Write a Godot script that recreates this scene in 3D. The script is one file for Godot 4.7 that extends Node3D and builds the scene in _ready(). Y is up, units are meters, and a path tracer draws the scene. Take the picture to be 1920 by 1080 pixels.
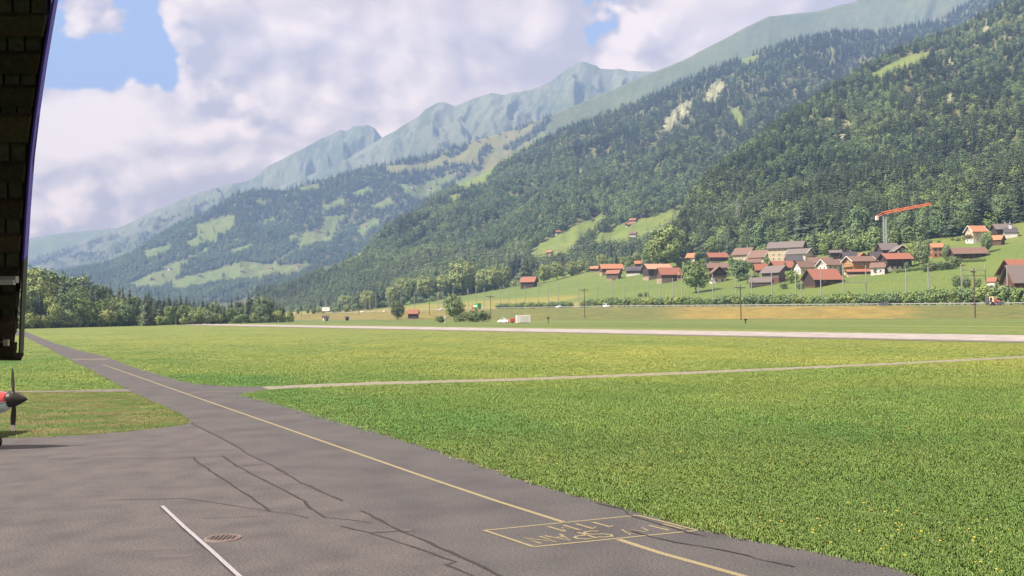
extends Node3D
# Alpine airfield seen from a hangar: taxiway, runway, village, wooded slopes, high chain.

const F := 2000.0          # focal length in photograph pixels
const EYE := 4.0           # height of the eye above the apron
var cam_r: Vector3
var cam_u: Vector3
var cam_f: Vector3
var run_u: Vector3         # along the runway, away
var run_n: Vector3         # across the runway, to the right
var rng := RandomNumberGenerator.new()
var nz := FastNoiseLite.new()
var nz2 := FastNoiseLite.new()
var names := {}
var M := {}

# ---------------------------------------------------------------- camera, light
func _ready() -> void:
	rng.seed = 4711
	nz.seed = 3; nz.noise_type = FastNoiseLite.TYPE_SIMPLEX_SMOOTH; nz.frequency = 1.0; nz.fractal_octaves = 4
	nz2.seed = 11; nz2.noise_type = FastNoiseLite.TYPE_SIMPLEX_SMOOTH; nz2.frequency = 1.0
	nz2.fractal_type = FastNoiseLite.FRACTAL_RIDGED; nz2.fractal_octaves = 4
	var roll := deg_to_rad(-1.0)
	var pitch := atan(44.0 / F)
	cam_f = Vector3(0, sin(pitch), -cos(pitch))
	var up := Vector3(0, cos(pitch), sin(pitch))
	cam_r = Vector3.RIGHT * cos(roll) + up * sin(roll)
	cam_u = -Vector3.RIGHT * sin(roll) + up * cos(roll)
	var th := atan(998.0 / F)
	run_u = Vector3(-sin(th), 0, -cos(th))
	run_n = Vector3(cos(th), 0, -sin(th))
	var cam := Camera3D.new(); cam.name = "camera"
	cam.fov = rad_to_deg(2.0 * atan(540.0 / F)); cam.near = 0.1; cam.far = 40000.0
	cam.transform = Transform3D(Basis(cam_r, cam_u, -cam_f), Vector3(0, EYE, 0))
	add_child(cam)
	var sun := DirectionalLight3D.new(); sun.name = "sun"
	var az := deg_to_rad(-108.0)
	var el := deg_to_rad(50.0)
	var to_sun := Vector3(sin(az) * cos(el), sin(el), -cos(az) * cos(el))
	sun.look_at_from_position(to_sun, Vector3.ZERO, Vector3.UP)
	sun.light_energy = 1.6; sun.light_angular_distance = 0.6; sun.light_color = Color(1.0, 0.955, 0.895); sun.shadow_enabled = true
	add_child(sun)
	var env := Environment.new()
	env.background_mode = Environment.BG_SKY
	var sky := Sky.new()
	var sm := PanoramaSkyMaterial.new()
	sm.panorama = ImageTexture.create_from_image(sky_image())
	sky.sky_material = sm
	env.sky = sky
	env.background_energy_multiplier = 0.72
	env.tonemap_mode = Environment.TONE_MAPPER_LINEAR
	env.tonemap_exposure = 2.75
	env.fog_enabled = true
	env.fog_density = 0.000135
	env.fog_light_color = Color(0.61, 0.765, 1.0)
	env.sdfgi_enabled = true; env.ssao_enabled = true; env.ssil_enabled = true
	var we := WorldEnvironment.new(); we.name = "world"; we.environment = env
	add_child(we)
	make_materials()
	make_tree_meshes()
	make_ground()
	make_pavement()
	make_mountains()
	make_forests()
	make_houses()
	make_trees()
	make_utilities()
	make_vehicles()
	make_hangar()
	make_aircraft()
	make_grass()

# ---------------------------------------------------------------- pixel helpers
func ray(x: float, y: float) -> Vector3:
	return cam_r * ((x - 960.0) / F) + cam_u * ((540.0 - y) / F) + cam_f

func at_depth(x: float, y: float, d: float) -> Vector3:
	return Vector3(0, EYE, 0) + ray(x, y) * d

func on_flat(x: float, y: float) -> Vector3:
	var d := ray(x, y)
	return Vector3(0, EYE, 0) + d * (-EYE / d.y)

func pix(p: Vector3) -> Vector2:
	var q := p - Vector3(0, EYE, 0)
	var z := q.dot(cam_f)
	return Vector2(960.0 + F * q.dot(cam_r) / z, 540.0 - F * q.dot(cam_u) / z)

func at_n(x: float, q: float) -> Vector3:          # where the column of pixels x crosses the line n = q, on the ground
	var d := ray(x, 575.0)
	var t := q / d.dot(run_n)
	var p := d * t
	p.y = gh(p)
	return p

func lerp_table(x: float, xs: Array, ys: Array) -> float:
	if x <= xs[0]: return ys[0]
	for i in range(1, xs.size()):
		if x <= xs[i]:
			return lerpf(ys[i - 1], ys[i], (x - xs[i - 1]) / (xs[i] - xs[i - 1]))
	return ys[-1]

const RS := [0.0, 237.0, 490.0, 650.0, 870.0, 1500.0]
const RH := [3.0, 3.2, 5.4, 5.8, 5.2, 4.5]
const HN := [322.0, 360.0, 400.0, 450.0, 500.0, 600.0, 700.0, 900.0]
const HH := [0.0, 5.0, 11.5, 21.0, 32.0, 56.0, 82.0, 140.0]

func gns(n: float, s: float) -> float:             # height of the ground
	if n < 235.0: return 0.0
	var rh := lerp_table(s, RS, RH)
	rh *= 1.0 - smoothstep(1500.0, 2200.0, s)
	if n < 292.0:
		var t := (n - 235.0) / 57.0
		return rh * (t * t * (3 - 2 * t) * 0.5 + t * 0.5)
	if n < 322.0: return rh
	var hill := lerp_table(n, HN, HH)
	hill *= 1.0 - 0.3 * smoothstep(750.0, 1200.0, s) - 0.7 * smoothstep(1200.0, 1800.0, s)
	hill += nz.get_noise_2d(n * 0.006, s * 0.006) * 2.0 * smoothstep(340.0, 420.0, n)
	return rh + hill

func gh(p: Vector3) -> float:
	return gns(p.dot(run_n), p.dot(run_u))

func hit(x: float, y: float) -> Vector3:           # the ground that a pixel shows
	var d := ray(x, y)
	var o := Vector3(0, EYE, 0)
	var fl := -EYE / d.y if d.y < -1e-5 else 1e9
	var t := 8.0
	if (d * minf(fl, 1e7)).dot(run_n) < 234.0 and fl < 1e6: return o + d * fl
	t = maxf(8.0, 230.0 / maxf(d.dot(run_n), 0.01)) if d.dot(run_n) > 0.0 else 8.0
	var best := Vector3.ZERO
	var least := 1e9
	while t < 1500.0:
		var p := o + d * t
		var g := gh(p)
		if p.y <= g:
			p.y = g
			return p
		var gap := (p.y - g) / t
		if gap < least and t > 300.0:
			least = gap; best = Vector3(p.x, g, p.z)
		t *= 1.004
	return best

# ---------------------------------------------------------------- node helpers
func numbered(called: String) -> String:
	if not names.has(called):
		names[called] = 0
		return called
	names[called] += 1
	return "%s_%03d" % [called, names[called]]

func tag(o: Node, label := "", category := "", group := "", kind := "") -> void:
	if label: o.set_meta("label", label)
	if category: o.set_meta("category", category)
	if group: o.set_meta("group", group)
	if kind: o.set_meta("kind", kind)

func thing(called: String, label: String, category: String, at: Vector3, turn := 0.0, group := "") -> Node3D:
	var o := Node3D.new(); o.name = numbered(called); add_child(o)
	o.position = at; o.rotation.y = turn
	tag(o, label, category, group)
	return o

func part(called: String, mesh: Mesh, m: Material, parent: Node, at := Vector3.ZERO) -> MeshInstance3D:
	var o := MeshInstance3D.new(); o.name = called; o.mesh = mesh; o.material_override = m
	o.position = at
	parent.add_child(o, true)
	return o

func top(called: String, mesh: Mesh, m: Material) -> MeshInstance3D:
	var o := MeshInstance3D.new(); o.name = numbered(called); o.mesh = mesh; o.material_override = m
	add_child(o)
	return o

func struct(called: String, mesh: Mesh, m: Material) -> MeshInstance3D:
	var o := top(called, mesh, m)
	tag(o, "", "", "", "structure")
	return o

# ---------------------------------------------------------------- mesh helpers
func start() -> SurfaceTool:
	var st := SurfaceTool.new(); st.begin(Mesh.PRIMITIVE_TRIANGLES); st.set_smooth_group(-1)
	return st

func done(st: SurfaceTool) -> ArrayMesh:
	st.generate_normals()
	return st.commit()

func tri(st: SurfaceTool, a: Vector3, b: Vector3, c: Vector3) -> void:
	st.add_vertex(a); st.add_vertex(b); st.add_vertex(c)

func quad(st: SurfaceTool, a: Vector3, b: Vector3, c: Vector3, d: Vector3) -> void:
	tri(st, a, b, c); tri(st, a, c, d)

func box(st: SurfaceTool, c: Vector3, s: Vector3, b := Basis.IDENTITY) -> void:
	var h := s * 0.5
	var v := []
	for x in [-1, 1]:
		for y in [-1, 1]:
			for z in [-1, 1]:
				v.append(c + b * Vector3(h.x * x, h.y * y, h.z * z))
	for f in [[0, 1, 3, 2], [4, 6, 7, 5], [0, 4, 5, 1], [2, 3, 7, 6], [0, 2, 6, 4], [1, 5, 7, 3]]:
		quad(st, v[f[0]], v[f[1]], v[f[2]], v[f[3]])

func box_mesh(s: Vector3, c := Vector3.ZERO) -> ArrayMesh:
	var st := start(); box(st, c, s)
	return done(st)

func tube(st: SurfaceTool, a: Vector3, b: Vector3, ra: float, rb: float, k := 6) -> void:
	var d := (b - a).normalized()
	var s := d.cross(Vector3.UP if absf(d.y) < 0.9 else Vector3.RIGHT).normalized()
	var t := d.cross(s)
	for i in k:
		var p := TAU * i / k
		var q := TAU * (i + 1) / k
		var e := s * cos(p) + t * sin(p)
		var g := s * cos(q) + t * sin(q)
		quad(st, a + e * ra, b + e * rb, b + g * rb, a + g * ra)
		tri(st, a, a + e * ra, a + g * ra)
		tri(st, b, b + g * rb, b + e * rb)

func prism(st: SurfaceTool, poly: Array, x0: float, x1: float) -> void:   # a convex outline in (z, y) drawn out along x
	var k := poly.size()
	for i in k:
		var a: Vector2 = poly[i]
		var b: Vector2 = poly[(i + 1) % k]
		quad(st, Vector3(x0, a.y, a.x), Vector3(x1, a.y, a.x), Vector3(x1, b.y, b.x), Vector3(x0, b.y, b.x))
	for i in range(1, k - 1):
		var a: Vector2 = poly[0]
		var b: Vector2 = poly[i]
		var c: Vector2 = poly[i + 1]
		tri(st, Vector3(x0, a.y, a.x), Vector3(x0, b.y, b.x), Vector3(x0, c.y, c.x))
		tri(st, Vector3(x1, a.y, a.x), Vector3(x1, c.y, c.x), Vector3(x1, b.y, b.x))

func lathe(st: SurfaceTool, prof: Array, axis: Basis, o: Vector3, k := 16) -> void:   # (radius, along) about the y axis of the basis
	for i in prof.size() - 1:
		for j in k:
			var p := TAU * j / k
			var q := TAU * (j + 1) / k
			var a: Vector2 = prof[i]
			var b: Vector2 = prof[i + 1]
			quad(st, o + axis * Vector3(a.x * cos(p), a.y, a.x * sin(p)), o + axis * Vector3(b.x * cos(p), b.y, b.x * sin(p)), o + axis * Vector3(b.x * cos(q), b.y, b.x * sin(q)), o + axis * Vector3(a.x * cos(q), a.y, a.x * sin(q)))

func flat_poly(pts: Array, y: float, thick := 0.0) -> ArrayMesh:    # polygon of ground points
	var p2 := PackedVector2Array()
	for p in pts: p2.append(Vector2(p.x, p.z))
	var idx := Geometry2D.triangulate_polygon(p2)
	var st := SurfaceTool.new(); st.begin(Mesh.PRIMITIVE_TRIANGLES)
	for i in range(0, idx.size(), 3):
		up_tri(st, Vector3(p2[idx[i]].x, y, p2[idx[i]].y), Vector3(p2[idx[i + 1]].x, y, p2[idx[i + 1]].y), Vector3(p2[idx[i + 2]].x, y, p2[idx[i + 2]].y))
	return st.commit()

func up_tri(st: SurfaceTool, a: Vector3, b: Vector3, c: Vector3) -> void:      # a face that looks up
	var q := [a, b, c] if (c - a).cross(b - a).y > 0.0 else [a, c, b]
	for v in q:
		st.set_normal(Vector3.UP); st.add_vertex(v)

func flat3(v: Vector3) -> Vector3: return Vector3(v.x, 0, v.z)

func ribbon(pts: Array, w: float, y: float, wob := 0.0) -> ArrayMesh:     # strip of width w along ground points
	var st := SurfaceTool.new(); st.begin(Mesh.PRIMITIVE_TRIANGLES)
	var dense := []
	for i in pts.size() - 1:
		var a: Vector3 = pts[i]
		var b: Vector3 = pts[i + 1]
		var k := maxi(1, int(a.distance_to(b) / 0.35)) if wob > 0.0 else 1
		for j in k: dense.append(a.lerp(b, float(j) / k))
	dense.append(pts[-1])
	var l := []
	var r := []
	for i in dense.size():
		var d: Vector3 = (dense[mini(i + 1, dense.size() - 1)] - dense[maxi(i - 1, 0)])
		d.y = 0; d = d.normalized()
		var s := Vector3(-d.z, 0, d.x)
		var off: Vector3 = s * (nz.get_noise_2d(i * 0.9 + w * 50.0, dense[0].x) * wob)
		var ww := w * (1.0 + (nz.get_noise_2d(i * 0.7, 40.0 + dense[0].z) * 0.9 if wob > 0.0 else 0.0))
		l.append(dense[i] + s * ww * 0.5 + off); r.append(dense[i] - s * ww * 0.5 + off)
	for i in dense.size() - 1:
		var lift := Vector3(0, y, 0)
		up_tri(st, flat3(l[i]) + lift, flat3(l[i + 1]) + lift, flat3(r[i + 1]) + lift); up_tri(st, flat3(l[i]) + lift, flat3(r[i + 1]) + lift, flat3(r[i]) + lift)
	return st.commit()

# ---------------------------------------------------------------- textures, materials
func noise_tex(seed_: int, freq: float, oct: int, ramp: Array, size := 512, stretch := 1.0, kind := FastNoiseLite.TYPE_SIMPLEX_SMOOTH) -> ImageTexture:
	var n := FastNoiseLite.new(); n.seed = seed_; n.frequency = freq; n.fractal_octaves = oct; n.noise_type = kind
	var im := n.get_seamless_image(size, int(size * stretch), false, false, 0.1, true)
	if stretch != 1.0: im.resize(size, size)
	im.convert(Image.FORMAT_L8)
	var g := Gradient.new()
	g.offsets = PackedFloat32Array(); g.colors = PackedColorArray()
	for r in ramp: g.add_point(r[0], r[1])
	var lut := []
	for i in 256:
		var c := g.sample(i / 255.0)
		lut.append([int(clampf(c.r, 0, 1) * 255), int(clampf(c.g, 0, 1) * 255), int(clampf(c.b, 0, 1) * 255)])
	var src := im.get_data()
	var out := PackedByteArray(); out.resize(src.size() * 3)
	for i in src.size():
		var e: Array = lut[src[i]]
		out[i * 3] = e[0]; out[i * 3 + 1] = e[1]; out[i * 3 + 2] = e[2]
	var r := Image.create_from_data(im.get_width(), im.get_height(), false, Image.FORMAT_RGB8, out)
	return ImageTexture.create_from_image(r)

func lin(r: float, g: float, b: float) -> Color:       # real-world base colour to the sRGB that materials take
	return Color(r, g, b).linear_to_srgb()

func plain(r: float, g: float, b: float, rough := 0.8, metal := 0.0) -> StandardMaterial3D:
	var m := StandardMaterial3D.new(); m.albedo_color = lin(r, g, b); m.roughness = rough; m.metallic = metal
	return m

func grainy(r: float, g: float, b: float, tex: Texture2D, scale: Vector3, rough := 0.85, world := true) -> StandardMaterial3D:
	var m := plain(r, g, b, rough)
	m.albedo_texture = tex; m.uv1_triplanar = true; m.uv1_world_triplanar = world; m.uv1_scale = scale
	return m

func grey_ramp(lo: float, hi: float) -> Array:
	return [[0.0, Color(lo, lo, lo)], [1.0, Color(hi, hi, hi)]]

func make_materials() -> void:
	var mott := noise_tex(21, 0.02, 5, [[0.0, Color(0.62, 0.62, 0.62)], [0.5, Color(0.85, 0.85, 0.85)], [1.0, Color(1, 1, 1)]])
	var streak := noise_tex(22, 0.02, 4, [[0.0, Color(0.55, 0.53, 0.5)], [1.0, Color(1, 1, 1)]], 256, 6.0)
	M.mott = mott
	# asphalt: stone speckle over wide patches
	var asp := noise_tex(31, 0.085, 4, [[0.0, Color(0.45, 0.45, 0.46)], [0.4, Color(0.76, 0.75, 0.76)], [0.58, Color(0.86, 0.85, 0.85)], [1.0, Color(1, 1, 1)]], 1024)
	var patch := noise_tex(32, 0.012, 6, [[0.0, Color(0.78, 0.77, 0.78)], [0.4, Color(0.88, 0.88, 0.88)], [0.6, Color(0.93, 0.92, 0.91)], [1.0, Color(1.0, 0.99, 0.97)]], 512)
	var a := plain(0.118, 0.117, 0.122, 0.9)
	a.albedo_texture = asp; a.uv1_triplanar = true; a.uv1_world_triplanar = true; a.uv1_scale = Vector3(0.2, 0.2, 0.2)
	a.detail_enabled = true; a.detail_blend_mode = BaseMaterial3D.BLEND_MODE_MUL; a.detail_albedo = patch
	a.detail_uv_layer = BaseMaterial3D.DETAIL_UV_2; a.uv2_triplanar = true; a.uv2_world_triplanar = true; a.uv2_scale = Vector3(0.06, 0.06, 0.06)
	M.asphalt = a
	var a2: StandardMaterial3D = a.duplicate(); a2.albedo_color = lin(0.134, 0.128, 0.129); a2.uv2_scale = Vector3(0.11, 0.11, 0.11)
	M.apron = a2
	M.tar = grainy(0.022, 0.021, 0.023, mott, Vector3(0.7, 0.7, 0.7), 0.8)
	M.stain = grainy(0.12, 0.11, 0.11, asp, Vector3(0.55, 0.55, 0.55), 0.8)
	var worn := noise_tex(41, 0.09, 4, [[0.0, Color(0.45, 0.47, 0.6)], [0.4, Color(0.7, 0.72, 0.8)], [0.6, Color(0.95, 0.95, 0.95)], [1.0, Color(1, 1, 1)]], 512)
	M.yellow = grainy(0.34, 0.285, 0.14, worn, Vector3(0.9, 0.9, 0.9), 0.8)
	M.white_paint = grainy(0.42, 0.4, 0.39, worn, Vector3(0.9, 0.9, 0.9), 0.8)
	M.concrete = grainy(0.36, 0.33, 0.315, noise_tex(33, 0.02, 4, grey_ramp(0.78, 1.0), 256), Vector3(0.05, 0.05, 0.05), 0.9)
	M.shoulder = grainy(0.19, 0.165, 0.15, mott, Vector3(0.1, 0.1, 0.1), 0.9)
	M.gravel = grainy(0.27, 0.245, 0.19, mott, Vector3(0.2, 0.2, 0.2), 0.95)
	# turf
	var turf := noise_tex(51, 0.16, 4, [[0.0, Color(0.5, 0.56, 0.4)], [0.4, Color(0.76, 0.8, 0.66)], [0.6, Color(0.94, 0.95, 0.84)], [1.0, Color(1, 1, 0.95)]], 512)
	var turf2 := noise_tex(52, 0.03, 5, [[0.0, Color(0.72, 0.77, 0.62)], [0.5, Color(0.92, 0.93, 0.86)], [1.0, Color(1, 1, 0.96)]], 512)
	var g := plain(1, 1, 1, 0.95)
	g.vertex_color_use_as_albedo = true
	g.albedo_texture = turf; g.uv1_triplanar = true; g.uv1_world_triplanar = true; g.uv1_scale = Vector3(0.14, 0.14, 0.14)
	g.detail_enabled = true; g.detail_blend_mode = BaseMaterial3D.BLEND_MODE_MUL; g.detail_albedo = turf2
	g.detail_uv_layer = BaseMaterial3D.DETAIL_UV_2; g.uv2_triplanar = true; g.uv2_world_triplanar = true; g.uv2_scale = Vector3(0.021, 0.021, 0.021)
	M.turf = g
	var h: StandardMaterial3D = g.duplicate(); h.uv1_scale = Vector3(0.01, 0.01, 0.01); h.uv2_scale = Vector3(0.0017, 0.0017, 0.0017)
	M.mountain = h
	var leaf := plain(1, 1, 1, 0.75); leaf.vertex_color_use_as_albedo = true; leaf.backlight = Color(0.25, 0.3, 0.12)
	M.leaf = leaf
	M.blade = leaf.duplicate(); M.blade.roughness = 0.6
	M.bark = grainy(0.1, 0.08, 0.06, streak, Vector3(0.5, 0.5, 0.5), 0.9)
	M.leaf_kinds = []
	for c in [[0.052, 0.075, 0.028], [0.07, 0.105, 0.03], [0.095, 0.125, 0.035], [0.06, 0.095, 0.04], [0.115, 0.14, 0.045], [0.08, 0.11, 0.05]]:
		var q: StandardMaterial3D = leaf.duplicate(); q.albedo_color = lin(c[0] * 2.1, c[1] * 2.1, c[2] * 2.0); M.leaf_kinds.append(q)
	M.needle_kinds = []
	for c in [[0.034, 0.052, 0.026], [0.045, 0.066, 0.03], [0.055, 0.074, 0.038], [0.038, 0.06, 0.034]]:
		var q: StandardMaterial3D = leaf.duplicate(); q.albedo_color = lin(c[0] * 1.8, c[1] * 1.8, c[2] * 1.8); M.needle_kinds.append(q)
	# buildings
	var plank := noise_tex(61, 0.03, 4, [[0.0, Color(0.5, 0.46, 0.42)], [1.0, Color(1, 1, 1)]], 256, 8.0)
	var tile := noise_tex(62, 0.12, 4, [[0.0, Color(0.55, 0.5, 0.5)], [0.5, Color(0.85, 0.82, 0.8)], [1.0, Color(1, 1, 1)]], 256)
	M.wood_dark = grainy(0.075, 0.05, 0.038, plank, Vector3(0.15, 0.6, 0.15))
	M.wood_brown = grainy(0.16, 0.095, 0.06, plank, Vector3(0.15, 0.6, 0.15))
	M.wood_red = grainy(0.19, 0.085, 0.06, plank, Vector3(0.15, 0.6, 0.15))
	M.wood_honey = grainy(0.62, 0.36, 0.12, plank, Vector3(0.15, 0.6, 0.15))
	M.wood_grey = grainy(0.2, 0.17, 0.15, plank, Vector3(0.15, 0.6, 0.15))
	M.plaster_white = grainy(0.8, 0.77, 0.73, mott, Vector3(0.1, 0.1, 0.1))
	M.plaster_cream = grainy(0.66, 0.55, 0.38, mott, Vector3(0.1, 0.1, 0.1))
	M.plaster_grey = grainy(0.42, 0.38, 0.34, mott, Vector3(0.1, 0.1, 0.1))
	M.stone = grainy(0.45, 0.38, 0.29, tile, Vector3(0.2, 0.2, 0.2))
	M.roof_red = grainy(0.38, 0.16, 0.105, tile, Vector3(0.12, 0.12, 0.12))
	M.roof_orange = grainy(0.55, 0.26, 0.14, tile, Vector3(0.12, 0.12, 0.12))
	M.roof_pale = grainy(0.6, 0.38, 0.26, tile, Vector3(0.12, 0.12, 0.12))
	M.roof_brown = grainy(0.23, 0.15, 0.12, tile, Vector3(0.12, 0.12, 0.12))
	M.roof_grey = grainy(0.2, 0.18, 0.18, tile, Vector3(0.12, 0.12, 0.12))
	M.roof_slate = grainy(0.09, 0.09, 0.11, tile, Vector3(0.12, 0.12, 0.12), 0.5)
	M.glass = plain(0.03, 0.035, 0.04, 0.12)
	M.frame = plain(0.7, 0.68, 0.64, 0.6)
	M.frame_dark = plain(0.12, 0.07, 0.04, 0.7)
	M.steel = plain(0.33, 0.33, 0.33, 0.5, 0.3)
	M.pole = grainy(0.17, 0.135, 0.1, plank, Vector3(0.6, 0.1, 0.6))
	M.insulator = plain(0.3, 0.28, 0.26, 0.3)
	M.crane_red = plain(0.75, 0.16, 0.05, 0.5)
	M.crane_mast = plain(0.42, 0.46, 0.47, 0.5)
	M.ballast = plain(0.66, 0.62, 0.57, 0.8)
	M.tyre = plain(0.02, 0.02, 0.02, 0.85)
	M.rim = plain(0.5, 0.5, 0.5, 0.35, 0.8)
	M.lamp_red = plain(0.4, 0.02, 0.02, 0.3)
	M.lamp_white = plain(0.8, 0.8, 0.75, 0.2)

# ---------------------------------------------------------------- sky
func sky_image() -> Image:
	var cw := 4096
	var ch := 2048
	var a := FastNoiseLite.new(); a.seed = 5; a.frequency = 1.0; a.fractal_type = FastNoiseLite.FRACTAL_NONE; a.noise_type = FastNoiseLite.TYPE_CELLULAR; a.cellular_return_type = FastNoiseLite.RETURN_DISTANCE; a.cellular_jitter = 1.0
	var b := FastNoiseLite.new(); b.seed = 77; b.frequency = 1.0; b.fractal_octaves = 2
	var low := Image.create(512, 256, false, Image.FORMAT_RGB8)
	low.fill(Color(0.5, 0.53, 0.56))
	sky_block(low, 0, 512, 0, 135, 512, 256, a, b, 3)
	low.resize(cw, ch, Image.INTERPOLATE_CUBIC)
	sky_block(low, -370, 370, 750, 1060, cw, ch, a, b, 6)
	return low

func sky_block(im: Image, x0: int, x1: int, y0: int, y1: int, w: int, h: int, a: FastNoiseLite, b: FastNoiseLite, oct: int) -> void:
	# cloud cover first, then the colour, whose light side is read from the slope of the cover towards the sun
	var nx := x1 - x0
	var ny := y1 - y0
	var c := PackedFloat32Array(); c.resize(nx * ny)
	for y in ny:
		for x in nx:
			var az := (x0 + x + 0.5) / w * TAU
			if az > PI: az -= TAU
			c[y * nx + x] = cover(az, PI / 2 - (y0 + y + 0.5) / h * PI, a, b, oct)
	var k := maxi(1, int(round(0.014 / TAU * w)))
	for y in ny:
		for x in nx:
			var az := (x0 + x + 0.5) / w * TAU
			if az > PI: az -= TAU
			var l := c[maxi(y - k, 0) * nx + maxi(x - k, 0)]
			im.set_pixel(posmod(x0 + x, w), y0 + y, sky_color(az, PI / 2 - (y0 + y + 0.5) / h * PI, a, b, c[y * nx + x], l))

func billow(n: FastNoiseLite, p: Vector3, f: float, oct: int) -> float:
	var v := 0.0
	var amp := 0.5
	for i in oct:
		v += amp * clampf(-1.25 * n.get_noise_3d(p.x * f + i * 7.3, p.y * f, p.z * f), 0.0, 1.0)
		f *= 2.03; amp *= 0.52
	return v

func blob(az: float, el: float, px: float, py: float, rx: float, ry: float) -> float:
	var ca := (px - 960.0) / F
	var ce := (584.5 - 0.0175 * (px - 960.0) - py) / F
	var dx := (az - ca) * F / rx
	var dy := (el - ce) * F / ry
	return exp(-(dx * dx + dy * dy))

func cover(az: float, el: float, n: FastNoiseLite, b: FastNoiseLite, oct: int) -> float:
	var p := Vector3(sin(az) * cos(el), sin(el) * 1.35, -cos(az) * cos(el))
	var w := Vector3(b.get_noise_3d(p.x * 6.0, p.y * 6.0, p.z * 6.0), b.get_noise_3d(p.x * 6.0 + 9.0, p.y * 6.0, p.z * 6.0), 0) * 0.013
	var q := p + w
	var c := 0.74 + 0.36 * b.get_noise_3d(q.x * 3.1, q.y * 4.2, q.z * 3.1)
	var lump := billow(n, q, 11.0, oct)
	az += (lump - 0.5) * 0.07 + b.get_noise_3d(q.x * 14.0, q.y * 14.0, q.z * 14.0) * 0.02
	el += (lump - 0.5) * 0.08
	var g := 0.0
	g -= 1.1 * blob(az, el, 225, 110, 115, 85) + 0.6 * blob(az, el, 130, 75, 60, 90) + 0.4 * blob(az, el, 330, 170, 60, 30)
	g -= 0.75 * blob(az, el, 1150, 15, 55, 55) + 0.5 * blob(az, el, 1165, 50, 40, 40)
	g -= 0.5 * blob(az, el, 430, 205, 90, 25) + 0.16 * blob(az, el, 140, 415, 150, 30)
	g += 0.5 * blob(az, el, 650, 90, 330, 170) + 0.45 * blob(az, el, 250, 270, 190, 90) + 0.4 * blob(az, el, 1300, 60, 130, 90)
	c += g
	c += 1.05 * (lump - 0.5)
	return c

func sky_color(az: float, el: float, n: FastNoiseLite, b: FastNoiseLite, c: float, l: float) -> Color:
	var t := clampf(el / 1.2, 0.0, 1.0)
	var air := Color(0.58, 0.63, 0.74).lerp(Color(0.41, 0.47, 0.655), pow(t, 0.5))
	var m := smoothstep(0.42, 0.54, c)
	if m <= 0.0: return air
	var p := Vector3(sin(az) * cos(el), sin(el) * 1.35, -cos(az) * cos(el))
	var puff := clampf((c - l) * 1.9, -0.6, 1.0)
	var body := billow(n, p + Vector3(3.0, 1.0, 0.0), 5.0, 2)
	var s := clampf(0.30 + puff * 0.85 + (body - 0.4) * 1.2 + (c - 0.85) * 0.35, 0.0, 1.0)
	var dark := Color(0.70, 0.595, 0.54)
	var lit := Color(1.0, 0.87, 0.75)
	var cl := dark.lerp(lit, s)
	return air.lerp(cl, m)

# ---------------------------------------------------------------- ground
func spans(list: Array) -> Array:      # [from, to, step] runs into one list of lines
	var out := []
	for r in list:
		var v: float = r[0]
		while v < r[1] - 0.001:
			out.append(v); v += r[2]
	out.append(list[-1][1])
	return out

func turf_colour(n: float, s: float) -> Color:
	var a := nz.get_noise_2d(n * 0.03, s * 0.012) * 0.5 + 0.5
	var b := nz.get_noise_2d(n * 0.11 + 50.0, s * 0.05) * 0.5 + 0.5
	var green := Color(0.068, 0.16, 0.03)
	var yell := Color(0.245, 0.268, 0.06)
	var c := green.lerp(yell, clampf((a * 0.6 + (b - 0.5) * 0.8) * (0.6 + 0.4 * smoothstep(25.0, 75.0, s)) + 0.45 * smoothstep(25.0, 75.0, absf(n) + s * 0.25), 0, 1))
	if n > 70.0 and n < 90.0: c = c.lerp(Color(0.21, 0.24, 0.06), smoothstep(70, 82, n) * 0.6)
	if n > 116.0 and n < 235.0:
		var st := nz.get_noise_2d(n * 0.12, s * 0.004) * 0.5 + 0.5
		c = Color(0.13, 0.19, 0.045).lerp(Color(0.27, 0.28, 0.09), smoothstep(0.45, 0.8, st))
	if n >= 232.0 and n < 293.0:
		var olive := Color(0.17, 0.185, 0.055)
		var gold := Color(0.44, 0.28, 0.09)
		var sn := s * 265.0 / n
		var k := smoothstep(248.0, 268.0, sn + b * 20.0) * (1.0 - smoothstep(375.0, 410.0, sn + b * 30.0))
		k = maxf(k, 0.45 * smoothstep(0.55, 0.8, b))
		if s > 600.0: k = maxf(k, 0.6)
		var rough := nz.get_noise_2d(n * 0.3 + 20.0, s * 0.22) * 0.5 + 0.5
		c = olive.lerp(gold, clampf(k * (0.25 + 0.9 * b + 0.5 * (rough - 0.5)), 0, 1) * smoothstep(232, 240, n)) * lerpf(0.6, 1.25, rough)
	if n >= 293.0:
		c = Color(0.13, 0.2, 0.045).lerp(Color(0.2, 0.245, 0.06), a)
		var gold2 := smoothstep(322.0, 328.0, n) * (1.0 - smoothstep(340.0, 352.0 + 12.0 * a, n)) * smoothstep(380.0, 420.0, s)
		if s > 640.0: gold2 = maxf(gold2, smoothstep(322, 328, n) * (1.0 - smoothstep(372.0, 392.0, n)) * 0.85)
		c = c.lerp(Color(0.4, 0.31, 0.1), gold2 * (0.55 + 0.45 * b))
		c = c.lerp(Color(0.25, 0.26, 0.08), smoothstep(480.0, 520.0, n) * 0.5)
	return c

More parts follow.
